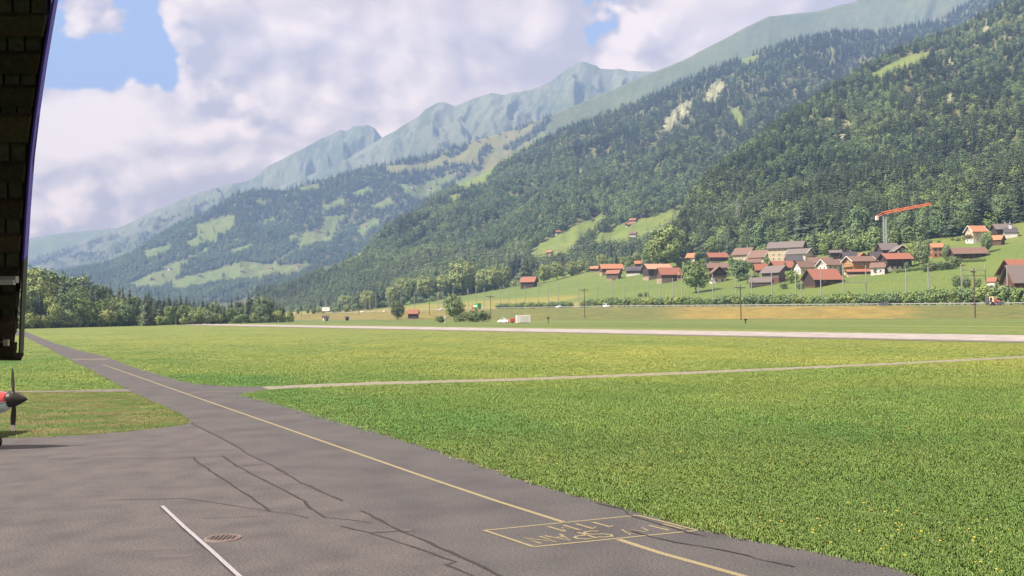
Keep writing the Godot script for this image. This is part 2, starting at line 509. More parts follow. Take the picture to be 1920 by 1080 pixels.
func make_ground() -> void:
	var ns := spans([[-3000.0, -1000.0, 1000.0], [-1000.0, -400.0, 150.0], [-400.0, -80.0, 20.0], [-80.0, 232.0, 4.0], [232.0, 352.0, 3.0], [352.0, 820.0, 9.0], [820.0, 1000.0, 60.0]])
	var ss := spans([[-800.0, -40.0, 190.0], [-40.0, 700.0, 5.0], [700.0, 1500.0, 20.0], [1500.0, 3000.0, 150.0], [3000.0, 7000.0, 2000.0]])
	var v := PackedVector3Array()
	var nn := PackedVector3Array()
	var c := PackedColorArray()
	var idx := PackedInt32Array()
	for i in ns.size():
		for j in ss.size():
			var n: float = ns[i]
			var s: float = ss[j]
			var p := run_n * n + run_u * s
			p.y = gns(n, s)
			if n > 232.0 and n < 292.0: p.y += nz.get_noise_2d(n * 0.15, s * 0.15) * 0.18
			v.append(p)
			var dx := gns(n + 2.0, s) - gns(n - 2.0, s)
			var ds := gns(n, s + 2.0) - gns(n, s - 2.0)
			nn.append((Vector3.UP * 4.0 - run_n * dx - run_u * ds).normalized())
			c.append(turf_colour(n, s))
			if i > 0 and j > 0:
				var k := ss.size()
				var a := i * k + j
				for e in [a, a - k - 1, a - k, a, a - 1, a - k - 1]: idx.append(e)
	var arr := []; arr.resize(Mesh.ARRAY_MAX)
	arr[Mesh.ARRAY_VERTEX] = v; arr[Mesh.ARRAY_NORMAL] = nn; arr[Mesh.ARRAY_COLOR] = c; arr[Mesh.ARRAY_INDEX] = idx
	var m := ArrayMesh.new(); m.add_surface_from_arrays(Mesh.PRIMITIVE_TRIANGLES, arr)
	struct("ground", m, M.turf)

var paved_px: Array = []
var apron_pts: Array = []
var path_pts: Array = []
var side_pts: Array = []

func flat_list(px: Array) -> Array:
	var out := []
	for p in px: out.append(on_flat(p[0], p[1]))
	return out

func fray(pts: Array, amp: float, closed := true) -> Array:     # an edge broken into short uneven steps
	var out := []
	for i in (pts.size() if closed else pts.size() - 1):
		var a: Vector3 = pts[i]
		var b: Vector3 = pts[(i + 1) % pts.size()]
		var near := minf(a.length(), b.length())
		var k := clampi(int(a.distance_to(b) / maxf(0.25, near * 0.012)), 1, 60)
		var d := (b - a).normalized()
		var s := Vector3(-d.z, 0, d.x)
		for j in k:
			var p := a.lerp(b, float(j) / k)
			out.append(p + s * (nz.get_noise_2d(p.x * 0.9, p.z * 0.9) * amp if j > 0 else 0.0))
	return out

func make_pavement() -> void:
	# taxiway, apron and the two paths that leave it, traced on the flat ground
	var right := [[48, 621.5], [60, 627], [100, 643], [150, 657.5], [205, 671], [237, 684], [300, 703.5], [340, 715], [380, 721.5], [440, 725], [505, 725.5], [520, 731], [480, 735.5], [453, 741.5], [520, 757], [600, 780], [700, 810], [800, 840], [900, 875], [1000, 908], [1100, 935], [1200, 962], [1300, 990], [1400, 1013], [1500, 1031], [1600, 1052], [1700, 1077], [1900, 1135], [2200, 1230], [2700, 1500]]
	var left := [[-900, 1500], [-900, 900], [-300, 828], [0, 823], [100, 820], [180, 815], [270, 807], [340, 798], [358, 793], [335, 775], [290, 755], [240, 733], [200, 711], [140, 680], [90, 653], [48, 632], [-60, 612.5], [-60, 607]]
	paved_px = right + left
	apron_pts = fray(flat_list(right + left), 0.16)
	var tx := struct("taxiway", flat_poly(apron_pts, 0.02), M.asphalt)
	path_pts = fray(flat_list([[490, 725.8], [600, 720.5], [700, 716.8], [900, 712], [1100, 705], [1300, 697], [1500, 688.5], [1700, 679.5], [1920, 668], [2400, 640], [2400, 644], [1920, 671.5], [1700, 683.5], [1500, 693], [1300, 702], [1100, 710], [900, 717], [700, 722.8], [560, 728.5], [505, 731.5]]), 0.15)
	struct("gravel_path", flat_poly(path_pts, 0.024), M.gravel)
	side_pts = fray(flat_list([[-300, 735.5], [0, 734.3], [120, 733], [225, 730], [243, 731], [245, 735], [120, 735.5], [0, 736.6], [-300, 738.5]]), 0.1)
	struct("side_path", flat_poly(side_pts, 0.024), M.shoulder)
	# the older surface of the apron left of the first sealed joint
	var old_pts := fray(flat_list([[358, 795], [447, 842], [505, 872], [565, 907], [642, 941], [677, 960], [747, 996], [865, 1048], [980, 1100], [1300, 1300], [-700, 1400], [-700, 870], [-300, 829.5], [0, 824.5], [180, 816.5], [340, 799.5]]), 0.02)
	var ap := struct("apron", flat_poly(old_pts, 0.024), M.apron)
	for c in [
		[0.05, [[358, 795], [400, 815], [447, 840], [464, 853], [505, 872], [565, 907], [595, 921], [642, 941]]],
		[0.055, [[677, 960], [715, 979], [747, 996], [805, 1020], [865, 1048], [884, 1057], [932, 1080], [990, 1110]]],
		[0.05, [[417, 857], [445, 876], [512, 911], [569, 941], [580, 954], [610, 973]]],
		[0.03, [[610, 973], [655, 977], [694, 982]]],
		[0.05, [[362, 859], [370, 868], [411, 896], [449, 921], [475, 937], [505, 961]]],
		[0.028, [[200, 940], [280, 938], [347, 937], [430, 949], [505, 961], [550, 967], [578, 974]]],
		[0.045, [[640, 989], [689, 1001], [749, 1020], [805, 1039], [854, 1057], [837, 1062], [880, 1080], [930, 1100]]],
		[0.04, [[692, 1002], [752, 998]]],
		[0.016, [[374, 975], [486, 970]]],
		[0.02, [[90, 863], [280, 861], [370, 859], [470, 855]]],
		[0.02, [[455, 875], [498, 872]]],
		[0.02, [[530, 913], [566, 909], [590, 914]]]]:
		part("crack_and_shade_strip", ribbon(flat_list(c[1]), c[0] * 1.2, 0.028, 0.04), M.tar, ap)
	for c in [
		[0.035, [[1119, 946], [1172, 958], [1175, 965], [1189, 972], [1239, 986], [1283, 999], [1326, 1009]]],
		[0.035, [[1185, 999], [1221, 1009], [1268, 1020], [1355, 1034], [1402, 1045], [1420, 1051], [1490, 1066]]]]:
		part("crack_and_shade_strip", ribbon(flat_list(c[1]), c[0], 0.032, 0.03), M.tar, tx)
	for s in [[290, 1031, 0.42, 0.1], [322, 1045, 0.34, 0.12], [130, 857, 0.7, 0.25], [745, 997, 0.3, 0.1]]:
		var o := on_flat(s[0], s[1])
		var pts := []
		for i in 18:
			var an := TAU * i / 18
			var r: float = 1.0 + 0.3 * nz.get_noise_2d(i * 0.8, s[0])
			pts.append(o + Vector3(cos(an) * s[2] * r, 0, sin(an) * s[2] * 0.45 * r))
		part("oil_stain", flat_poly(pts, 0.0265), M.stain, ap)
	part("painted_line", ribbon(flat_list([[304, 951], [345, 990], [395, 1034], [445, 1080], [490, 1120]]), 0.075, 0.031), M.white_paint, ap)
	part("crack_and_shade_strip", ribbon(flat_list([[301, 952], [341, 991], [390, 1035], [439, 1081], [484, 1121]]), 0.05, 0.028, 0.03), M.tar, ap)  # dark strip painted as the shadow edge left of the white line
	struct("bare_soil", ribbon(flat_list(right.slice(12, 28)), 0.7, 0.012, 0.25), grainy(0.3, 0.22, 0.13, M.mott, Vector3(0.8, 0.8, 0.8), 0.95))
	# yellow markings
	part("painted_line", ribbon(flat_list([[193, 684], [270, 711], [350, 739.5], [500, 792], [620, 834], [800, 897], [930, 941], [1062, 983]]), 0.11, 0.025), M.yellow, tx)
	part("painted_line", ribbon(flat_list([[1160, 1014], [1240, 1040], [1330, 1065], [1400, 1085], [1600, 1140]]), 0.13, 0.025), M.yellow, tx)
	part("painted_line", ribbon(flat_list([[138, 674.5], [205, 673.5]]), 1.1, 0.025), M.yellow, tx)
	part("painted_line", ribbon(flat_list([[350, 740], [372, 736], [420, 735], [470, 736]]), 0.1, 0.028), M.yellow, tx)
	var A := on_flat(908, 997)
	var B := on_flat(1195, 968.5)
	var C := on_flat(1308, 997)
	var D := on_flat(1000, 1028)
	var lift := 0.025
	for e in [[A, B], [B, C], [C, D], [D, A]]:
		part("marking_frame", ribbon([e[0], e[1]], 0.07, lift), M.yellow, tx)
		lift = 0.053 - lift
	var glyphs := {
		"M": [[[0, 0], [0, 1], [0.5, 0.35], [1, 1], [1, 0]]], "A": [[[0, 0], [0.5, 1], [1, 0]], [[0.2, 0.4], [0.8, 0.4]]], "X": [[[0, 0], [1, 1]], [[0, 1], [1, 0]]],
		"S": [[[0, 0.12], [0.3, 0], [0.8, 0.02], [1, 0.22], [0.85, 0.45], [0.2, 0.55], [0, 0.78], [0.2, 0.98], [0.7, 1], [1, 0.88]]],
		"P": [[[0, 0], [0, 1], [0.7, 1], [1, 0.85], [1, 0.65], [0.7, 0.5], [0, 0.5]]], "N": [[[0, 0], [0, 1], [1, 0], [1, 1]]], "1": [[[0.1, 0.75], [0.5, 1], [0.5, 0]]]}
	for t in [["M", 0.04, 0.55], ["S", 0.475, 0.55], ["P", 0.59, 0.55], ["A", 0.70, 0.55], ["N", 0.825, 0.55], ["1", 0.30, 0.12], ["1", 0.41, 0.12], ["M", 0.54, 0.12]]:
		for stroke in glyphs[t[0]]:
			var pts := []
			for q in stroke:
				var u: float = t[1] + q[0] * 0.095
				var w: float = t[2] + q[1] * 0.34
				pts.append(B.lerp(A, u).lerp(C.lerp(D, u), w))
			part("marking_letter", ribbon(pts, 0.065, 0.026), M.yellow, tx)
	# worn remains of the A and the X of the first word
	for e in [[0.2, 0.6, 0.235, 0.8], [0.27, 0.85, 0.3, 0.62], [0.34, 0.62, 0.385, 0.9], [0.35, 0.88, 0.37, 0.78]]:
		var p0 := B.lerp(A, e[0]).lerp(C.lerp(D, e[0]), e[1])
		var p1 := B.lerp(A, e[2]).lerp(C.lerp(D, e[2]), e[3])
		part("marking_letter", ribbon([p0, p1], 0.03, 0.026, 0.02), M.yellow, tx)
	# runway with its dark shoulders
	var rw := []
	for e in [[95.5, -60.0], [95.5, 690.0], [113.0, 690.0], [113.0, -60.0]]: rw.append(run_n * e[0] + run_u * e[1])
	struct("runway", flat_poly(rw, 0.05), M.concrete)
	var rs := []
	for e in [[92.5, -60.0], [92.5, 700.0], [114.0, 700.0], [114.0, -60.0]]: rs.append(run_n * e[0] + run_u * e[1])
	struct("runway_shoulder", flat_poly(rs, 0.03), M.shoulder)
	# field track beyond the runway
	struct("field_track", ribbon([at_n(985, 200.0), at_n(1050, 208.0), at_n(1130, 215.0), at_n(1230, 226.0)], 2.2, 0.03), M.gravel)
	# the main road on its bank, with kerb line and guard rail
	road("road", 292.5, 301.5, 0.06, M.concrete)
	road("verge_path", 303.0, 305.2, 0.05, M.gravel)
	var st := start()
	var s := 150.0
	while s < 1000.0:
		var a := run_n * 303.0 + run_u * s
		a.y = gns(303.0, s)
		box(st, a + Vector3(0, 0.35, 0), Vector3(0.12, 0.9, 0.12)); s += 8.0
	s = 150.0
	while s < 1000.0:
		var a := run_n * 303.0 + run_u * s
		var b := run_n * 303.0 + run_u * (s + 20.0)
		a.y = gns(303.0, s) + 0.75; b.y = gns(303.0, s + 20.0) + 0.75
		quad(st, a + Vector3(0, 0.16, 0), b + Vector3(0, 0.16, 0), b - Vector3(0, 0.16, 0), a - Vector3(0, 0.16, 0)); s += 20.0
	var gr := top("guard_rail", done(st), M.steel)
	tag(gr, "long steel guard rail along the main road before the hedge", "guard rail")

func road(called: String, n0: float, n1: float, lift: float, m: Material) -> void:
	var st := SurfaceTool.new(); st.begin(Mesh.PRIMITIVE_TRIANGLES)
	var s := -40.0
	while s < 1500.0:
		var q := []
		for e in [[n0, s], [n0, s + 20.0], [n1, s + 20.0], [n1, s]]:
			var p: Vector3 = run_n * e[0] + run_u * e[1]
			p.y = gns(296.0, e[1]) + lift
			q.append(p)
		up_tri(st, q[0], q[1], q[2]); up_tri(st, q[0], q[2], q[3])
		s += 20.0
	struct(called, st.commit(), m)

# ---------------------------------------------------------------- tree meshes
var conifers: Array = []      # [crown, trunk] of height 1
var leafy: Array = []
var far_conifer: Array = []
var far_leafy: Array = []
var bush_mesh: Array = []

class Soup:
	var v := PackedVector3Array()
	var n := PackedVector3Array()
	var c := PackedColorArray()
	func tri(a: Vector3, b: Vector3, d: Vector3, nn: Vector3, col: Color) -> void:
		if (d - a).cross(b - a).dot(nn) < 0.0:
			v.append(a); v.append(d); v.append(b)
		else:
			v.append(a); v.append(b); v.append(d)
		n.append(nn); n.append(nn); n.append(nn)
		c.append(col); c.append(col); c.append(col)
	func mesh() -> ArrayMesh:
		var arr := []; arr.resize(Mesh.ARRAY_MAX)
		arr[Mesh.ARRAY_VERTEX] = v; arr[Mesh.ARRAY_NORMAL] = n; arr[Mesh.ARRAY_COLOR] = c
		var m := ArrayMesh.new(); m.add_surface_from_arrays(Mesh.PRIMITIVE_TRIANGLES, arr)
		return m

func shade(lo: float, hi: float) -> Color:
	var k := rng.randf_range(lo, hi)
	return Color(k * rng.randf_range(0.92, 1.08), k, k * rng.randf_range(0.85, 1.1))

func rand_dir() -> Vector3:
	var z := rng.randf_range(-1, 1)
	var a := rng.randf() * TAU
	var r := sqrt(1 - z * z)
	return Vector3(r * cos(a), z, r * sin(a))

func conifer_crown(whorls: int, arms: int, radius: float, base: float, fine: bool) -> ArrayMesh:
	var s := Soup.new()
	for i in whorls:
		var t := base + (1.0 - base) * (float(i) + rng.randf() * 0.6) / whorls
		var r := radius * pow(1.0 - t, 0.8) * rng.randf_range(0.75, 1.15) + 0.006
		if t < base + 0.08: r *= 0.75
		var turn := rng.randf() * TAU
		for j in arms:
			var a := turn + TAU * (j + rng.randf_range(-0.3, 0.3)) / arms
			var rr := r * rng.randf_range(0.65, 1.15)
			var o := Vector3(cos(a), 0, sin(a))
			var side := Vector3(-sin(a), 0, cos(a))
			var root := Vector3(0, t + rr * 0.1, 0)
			var tip := o * rr + Vector3(0, t - rr * rng.randf_range(0.28, 0.5), 0)
			var mid := o * rr * 0.55 + Vector3(0, t - rr * 0.06, 0)
			var w := rr * (0.34 if fine else 0.6)
			var col := shade(0.75, 1.2)
			var up := (o * 0.6 + Vector3.UP * 0.9).normalized()
			s.tri(root, mid + side * w, tip, (up + side * 0.35).normalized(), col)
			s.tri(root, tip, mid - side * w, (up - side * 0.35).normalized(), col)
			if fine:
				var hang := Vector3(0, -rr * 0.3, 0)
				s.tri(mid + side * w, mid + side * w * 0.2 + hang, tip, (o + side * 0.6).normalized(), shade(0.75, 1.2))
				s.tri(mid - side * w, tip, mid - side * w * 0.2 + hang, (o - side * 0.6).normalized(), shade(0.75, 1.2))
				for q in 2:
					var b := mid.lerp(tip, rng.randf()) + side * w * rng.randf_range(-1, 1)
					s.tri(b, b + (o + side * rng.randf_range(-0.8, 0.8)) * rr * 0.3 + hang * 0.5, b + o * rr * 0.1 + side * rr * 0.16, (up + rand_dir() * 0.4).normalized(), shade(0.75, 1.2))
	s.tri(Vector3(-0.008, 0.95, 0), Vector3(0.008, 0.95, 0), Vector3(0, 1.02, 0), Vector3.BACK, shade(0.75, 1.2))
	s.tri(Vector3(0, 0.95, -0.008), Vector3(0, 0.95, 0.008), Vector3(0, 1.02, 0), Vector3.RIGHT, shade(0.75, 1.2))
	return s.mesh()

func leafy_crown(clumps: int, leaves: int, leaf: float, rad: Vector3, mid: float, bump: float) -> ArrayMesh:
	var s := Soup.new()
	var lobes := []
	for i in 7: lobes.append([rand_dir(), rng.randf_range(0.6, 1.05)])
	for i in clumps:
		var d := rand_dir()
		if d.y < -0.8: d.y *= 0.6; d = d.normalized()
		var k := 0.8
		for l in lobes: k = maxf(k, l[1] * (0.82 + 0.3 * smoothstep(0.6, 1.0, d.dot(l[0]))))
		k *= rng.randf_range(0.72, 1.02) if i % 4 else rng.randf_range(0.3, 0.7)
		var c := Vector3(0, mid, 0) + d * rad * k
		var cr := bump * rng.randf_range(0.7, 1.3)
		var col := shade(0.72, 1.25)
		for j in leaves:
			var e := rand_dir()
			var p := c + e * cr * pow(rng.randf(), 0.4)
			var nn := (e * 0.75 + d * 0.55 + rand_dir() * 0.35 + Vector3.UP * 0.15).normalized()
			var a := nn.cross(rand_dir()).normalized()
			var b := nn.cross(a)
			var z := leaf * rng.randf_range(0.6, 1.3)
			var lc := col * rng.randf_range(0.85, 1.15)
			s.tri(p - a * z, p + b * z * 0.7, p + a * z, nn, lc)
			s.tri(p - a * z, p + a * z, p - b * z * 0.7, nn, lc)
	return s.mesh()

func trunk_mesh(r: float, h: float, limbs: int) -> ArrayMesh:
	var st := start()
	tube(st, Vector3(0, -0.04, 0), Vector3(0, h * 0.55, 0), r, r * 0.7, 7)
	tube(st, Vector3(0, h * 0.55, 0), Vector3(0.01, h, 0), r * 0.7, r * 0.15, 6)
	for i in limbs:
		var a := TAU * i / maxi(limbs, 1) + 0.4
		var y := h * (0.4 + 0.35 * i / maxi(limbs, 1))
		tube(st, Vector3(0, y, 0), Vector3(cos(a) * 0.22, y + 0.22, sin(a) * 0.22), r * 0.45, r * 0.1, 5)
	return done(st)

func make_tree_meshes() -> void:
	for i in 5:
		conifers.append([conifer_crown(24 + i, 8, rng.randf_range(0.2, 0.26), rng.randf_range(0.04, 0.1), true), trunk_mesh(0.014, 0.92, 0)])
		leafy.append([leafy_crown(230, 22, 0.023, Vector3(rng.randf_range(0.34, 0.41), rng.randf_range(0.45, 0.48), rng.randf_range(0.34, 0.41)), 0.52, 0.08), trunk_mesh(0.016, 0.75, 5)])
		bush_mesh.append([leafy_crown(60, 16, 0.05, Vector3(0.6, 0.46, 0.55), 0.48, 0.15), trunk_mesh(0.03, 0.5, 4)])
	for i in 4:
		far_conifer.append(conifer_crown(12, 6, rng.randf_range(0.17, 0.21), 0.04, false))
		far_leafy.append(leafy_crown(56, 9, 0.045, Vector3(0.36, 0.44, 0.36), 0.5, 0.1))

# ---------------------------------------------------------------- mountains
class Loft:
	var cols: Array        # [px, [[py, depth], ...]] from the foot to the ridge
	var owner: Node3D
	var amp := 0.0
	var gully := 0.0
	var scale := 0.003
	var foot := 0.12
	func point(px: float, v: float) -> Vector3:
		var i := 1
		while i < cols.size() - 1 and cols[i][0] < px: i += 1
		var a: Array = cols[i - 1]
		var b: Array = cols[i]
		var t: float = (px - a[0]) / (b[0] - a[0])
		var rows: int = a[1].size()
		var pts := []
		for r in rows:
			var y: float = lerpf(a[1][r][0], b[1][r][0], t)
			var d: float = lerpf(a[1][r][1], b[1][r][1], t)
			pts.append(owner.at_depth(px, y, d))
		var f := clampf(v, 0, 1) * (rows - 1)
		var k := mini(int(f), rows - 2)
		var u := f - k
		var p: Vector3 = pts[k].lerp(pts[k + 1], u)
		if v > 1.0:      # the far side falls away
			p = pts[-1] + Vector3(p.x * 0.12, -(pts[-1].y) * 0.6, p.z * 0.12) * (v - 1.0) * 4.0
		var hold := 1.0 - smoothstep(0.82, 1.0, v) * 0.92
		var low := smoothstep(foot * 0.3, foot, v)
		p.y += owner.nz.get_noise_2d(p.x * scale, p.z * scale) * amp * hold * low
		if gully > 0.0:
			var relief: float = clampf(pts[-1].y / 1200.0, 0.1, 1.0)
			var wx: float = px + owner.nz.get_noise_2d(px * 0.006, v * 1.7) * 34.0 + v * 26.0
			var g: float = owner.nz2.get_noise_2d(wx * 0.0085, v * 1.3 + 3.0) * 0.65 + owner.nz.get_noise_2d(wx * 0.03, v * 3.5) * 0.35
			p.y += g * gully * relief * hold * low
		return p

func inside(poly: PackedVector2Array, p: Vector2) -> bool:
	return Geometry2D.is_point_in_polygon(p, poly)

func polys(list: Array, grow := 1.0) -> Array:
	var out := []
	for l in list:
		var q := PackedVector2Array()
		for i in range(0, l.size(), 2): q.append(Vector2(l[i], l[i + 1]))
		var b := Rect2(q[0], Vector2.ZERO)
		for e in q: b = b.expand(e)
		if grow != 1.0 and b.size.x < 150.0:
			var mid := b.get_center()
			for k in q.size(): q[k] = mid + (q[k] - mid) * Vector2(grow, grow) + Vector2(0, b.size.y * 0.06)
			b = Rect2(q[0], Vector2.ZERO)
			for e in q: b = b.expand(e)
		out.append([q, b])
	return out

func in_any(list: Array, p: Vector2) -> bool:
	for e in list:
		if e[1].has_point(p) and inside(e[0], p): return true
	return false

var lofts := {}
var meadow_polys: Array
var clump_polys: Array
var rock_polys: Array
var high_wood_polys: Array

func loft_mesh(l: Loft, x0: float, x1: float, nx: int, nv: int, colour: Callable) -> ArrayMesh:
	var v := PackedVector3Array()
	var c := PackedColorArray()
	var idx := PackedInt32Array()
	var rows := nv + 3
	for i in nx + 1:
		var px := lerpf(x0, x1, float(i) / nx)
		for j in rows:
			var t := float(j) / nv
			var p := l.point(px, t)
			v.append(p)
			c.append(colour.call(pix(p), t, p))
			if i > 0 and j > 0:
				var a := i * rows + j
				for e in [a, a - rows, a - rows - 1, a, a - rows - 1, a - 1]: idx.append(e)
	var nn := PackedVector3Array(); nn.resize(v.size())
	for k in range(0, idx.size(), 3):
		var f := (v[idx[k + 2]] - v[idx[k]]).cross(v[idx[k + 1]] - v[idx[k]])
		if f.y < 0:
			f = -f
			var sw := idx[k + 1]
			idx[k + 1] = idx[k + 2]; idx[k + 2] = sw
		for q in 3: nn[idx[k + q]] += f
	for k in nn.size(): nn[k] = nn[k].normalized()
	var arr := []; arr.resize(Mesh.ARRAY_MAX)
	arr[Mesh.ARRAY_VERTEX] = v; arr[Mesh.ARRAY_NORMAL] = nn; arr[Mesh.ARRAY_COLOR] = c; arr[Mesh.ARRAY_INDEX] = idx
	var m := ArrayMesh.new(); m.add_surface_from_arrays(Mesh.PRIMITIVE_TRIANGLES, arr)
	return m

func mk_loft(called: String, cols: Array, amp: float, gully: float, sc: float) -> Loft:
	var l := Loft.new(); l.cols = cols; l.owner = self; l.amp = amp; l.gully = gully; l.scale = sc
	lofts[called] = l
	return l

func hz(x: float) -> float: return 601.2 - 0.01745 * x

func make_mountains() -> void:
	meadow_polys = polys([
		[720, 312, 800, 300, 840, 288, 880, 268, 930, 252, 1000, 232, 1030, 218, 1225, 135, 1290, 110, 1440, 30, 1700, -80, 1900, -200, 2100, -100, 1700, 48, 1560, 55, 1400, 103, 1280, 152, 1200, 192, 1130, 218, 1060, 243, 1010, 268, 960, 300, 930, 320, 895, 345, 870, 350, 850, 345, 880, 320, 900, 305, 850, 310, 800, 322, 760, 330, 725, 325],
		[745, 342, 780, 345, 815, 335, 850, 322, 850, 335, 825, 345, 815, 360, 800, 370, 775, 365, 760, 350], [850, 350, 880, 330, 905, 325, 930, 310, 905, 340, 880, 355],
		[660, 360, 690, 350, 692, 360, 670, 368], [605, 407, 650, 402, 655, 408, 625, 420, 645, 435, 615, 455, 560, 470, 530, 490, 490, 510, 430, 520, 440, 515, 500, 500, 545, 470, 575, 435, 600, 425],
		[670, 425, 700, 410, 712, 414, 685, 440, 672, 436], [610, 500, 650, 485, 690, 462, 672, 487, 640, 502, 610, 515],
		[240, 530, 300, 505, 330, 495, 330, 505, 320, 525, 300, 538, 260, 537], [320, 535, 340, 520, 400, 508, 440, 495, 465, 486, 470, 492, 490, 495, 540, 498, 580, 496, 520, 518, 480, 527, 400, 533, 350, 545, 320, 548],
		[520, 512, 570, 492, 580, 500, 540, 517], [350, 455, 402, 440, 402, 452, 360, 464], [300, 497, 345, 485, 382, 464, 382, 471, 330, 500], [370, 420, 432, 404, 432, 425, 390, 446, 355, 452, 375, 435],
		[475, 375, 490, 373, 494, 386, 480, 384], [270, 470, 320, 458, 315, 470, 280, 485], [560, 352, 590, 345, 600, 352, 570, 360], [470, 425, 500, 410, 520, 405, 500, 420],
		[985, 480, 1010, 458, 1050, 435, 1100, 412, 1130, 404, 1165, 412, 1140, 420, 1110, 446, 1085, 470, 1070, 492, 1000, 502], [1108, 447, 1150, 425, 1200, 412, 1250, 395, 1290, 380, 1285, 405, 1265, 438, 1215, 456, 1160, 472, 1115, 472],
		[890, 492, 940, 466, 958, 468, 905, 494], [1368, 208, 1382, 202, 1402, 236, 1388, 242], [1636, 137, 1690, 108, 1738, 98, 1732, 116, 1680, 132, 1650, 143], [1390, 110, 1420, 103, 1415, 118, 1395, 122], [740, 470, 800, 448, 790, 460, 750, 478],
		[770, 425, 800, 410, 815, 400, 800, 418, 775, 432], [1330, 408, 1362, 395, 1360, 404, 1335, 418], [430, 470, 470, 455, 465, 466, 440, 478], [540, 445, 570, 430, 575, 440, 550, 452], [600, 385, 640, 372, 645, 382, 615, 392], [700, 385, 730, 372, 735, 382, 710, 392], [840, 372, 860, 362, 862, 370, 845, 380]], 1.2)
	clump_polys = polys([
		[730, 310, 745, 297, 775, 288, 800, 293, 828, 282, 830, 292, 800, 306, 745, 311], [832, 284, 850, 276, 872, 270, 877, 280, 845, 299, 835, 292], [898, 286, 910, 268, 922, 280, 905, 303, 896, 307],
		[938, 282, 960, 266, 990, 253, 1020, 220, 1032, 223, 1022, 245, 1000, 260, 960, 282], [815, 332, 835, 303, 844, 315, 826, 332], [735, 337, 760, 320, 800, 322, 814, 325, 790, 344, 760, 342], [960, 242, 985, 230, 1000, 228, 985, 240, 965, 247], [850, 330, 870, 318, 905, 303, 900, 318, 870, 334, 852, 340]])
	rock_polys = polys([
		[1238, 252, 1246, 225, 1262, 205, 1290, 188, 1302, 192, 1285, 228, 1258, 245], [1318, 192, 1330, 165, 1346, 148, 1362, 158, 1346, 192], [1366, 297, 1376, 277, 1388, 290, 1378, 300], [1082, 338, 1090, 308, 1096, 335], [1155, 318, 1170, 298, 1174, 288, 1172, 312],
		[1508, 242, 1520, 212, 1528, 226, 1516, 244], [1562, 260, 1572, 235, 1592, 222, 1606, 228, 1590, 250, 1575, 265], [1770, 132, 1780, 108, 1790, 118, 1778, 140], [1772, 198, 1782, 168, 1790, 190, 1780, 205], [1545, 232, 1560, 215, 1572, 222, 1555, 236], [1840, 60, 1852, 40, 1856, 62, 1846, 72], [1715, 190, 1730, 180, 1738, 195, 1722, 204]])
	high_wood_polys = polys([
		[40, 500, 60, 490, 100, 474, 140, 464, 170, 450, 190, 437, 178, 455, 140, 471, 100, 491, 40, 508], [130, 480, 145, 472, 200, 475, 225, 465, 238, 460, 232, 470, 200, 487, 160, 492, 135, 490], [174, 452, 190, 446, 206, 452, 196, 459, 178, 457], [248, 458, 270, 437, 296, 441, 302, 446, 280, 456, 255, 462],
		[285, 425, 330, 402, 400, 375, 402, 378, 335, 408, 290, 430], [60, 520, 120, 503, 200, 490, 205, 500, 140, 515, 70, 530]])
	var grass_far := Color(0.16, 0.19, 0.075)
	var grass_dry := Color(0.27, 0.22, 0.11)
	var forest_litter := Color(0.17, 0.155, 0.095)
	var rock := Color(0.36, 0.32, 0.29)
	# the ridge that closes the valley
	var lf := mk_loft("closing_ridge", [[-500, [[600, 5000], [520, 6300], [430, 7500]]], [40, [[595, 5000], [505, 6300], [452, 7500]]], [60, [[594, 5000], [502, 6300], [447, 7500]]], [100, [[594, 5000], [500, 6300], [440, 7500]]], [215, [[590, 5000], [490, 6300], [428, 7500]]], [300, [[588, 5000], [485, 6300], [424, 7500]]], [420, [[588, 5000], [485, 6300], [440, 7500]]]], 60.0, 50.0, 0.0012)
	struct("distant_ridge", loft_mesh(lf, -500, 420, 150, 30, func(_q, t, p): return grass_far.lerp(rock, 0.25 * t + 0.25 * nz.get_noise_2d(p.x * 0.003, p.z * 0.003))), M.mountain)
	# high chain, far part and near part
	var up := func(x0): return hz(x0) - 30.0
	var e0 := []
	for r in [[330, 395], [400, 352], [440, 345], [462, 340], [480, 330], [500, 312], [530, 298], [560, 283], [590, 268], [610, 257], [640, 243], [648, 246], [662, 238], [690, 235], [702, 240], [716, 258], [760, 275], [860, 330]]:
		e0.append([r[0], [[hz(r[0]) - 60, 4500], [(hz(r[0]) + r[1]) * 0.5 + 20, 6200], [r[1], 7200]]])
	lf = mk_loft("far_chain", e0, 80.0, 170.0, 0.0011)
	struct("far_peak", loft_mesh(lf, 330, 860, 220, 60, func(q, t, p): return high_colour(q, t, p)), M.mountain)
	var e1 := []
	for r in [[-300, 520], [40, 490], [100, 472], [160, 452], [215, 430], [250, 415], [285, 396], [340, 375], [400, 354], [440, 347], [470, 350], [520, 350], [580, 330], [640, 305], [690, 275], [716, 259], [740, 248], [780, 222], [800, 205], [820, 193], [835, 191], [852, 199], [872, 191], [900, 182], [920, 176], [945, 178], [975, 172], [1000, 168], [1030, 155], [1060, 132], [1085, 116], [1098, 118], [1115, 122], [1126, 130], [1160, 129], [1180, 135], [1225, 135], [1300, 142], [1400, 160]]:
		e1.append([r[0], [[hz(r[0]) - 40, 3900], [(hz(r[0]) - 40) * 0.62 + r[1] * 0.38, 5000], [(hz(r[0]) - 40) * 0.25 + r[1] * 0.75, 6000], [r[1], 6800]]])
	lf = mk_loft("near_chain", e1, 70.0, 160.0, 0.0013)
	struct("mountain_chain", loft_mesh(lf, -300, 1400, 460, 80, func(q, t, p): return high_colour(q, t, p)), M.mountain)
	# foothills and the alp that climbs to the right
	var c0 := []
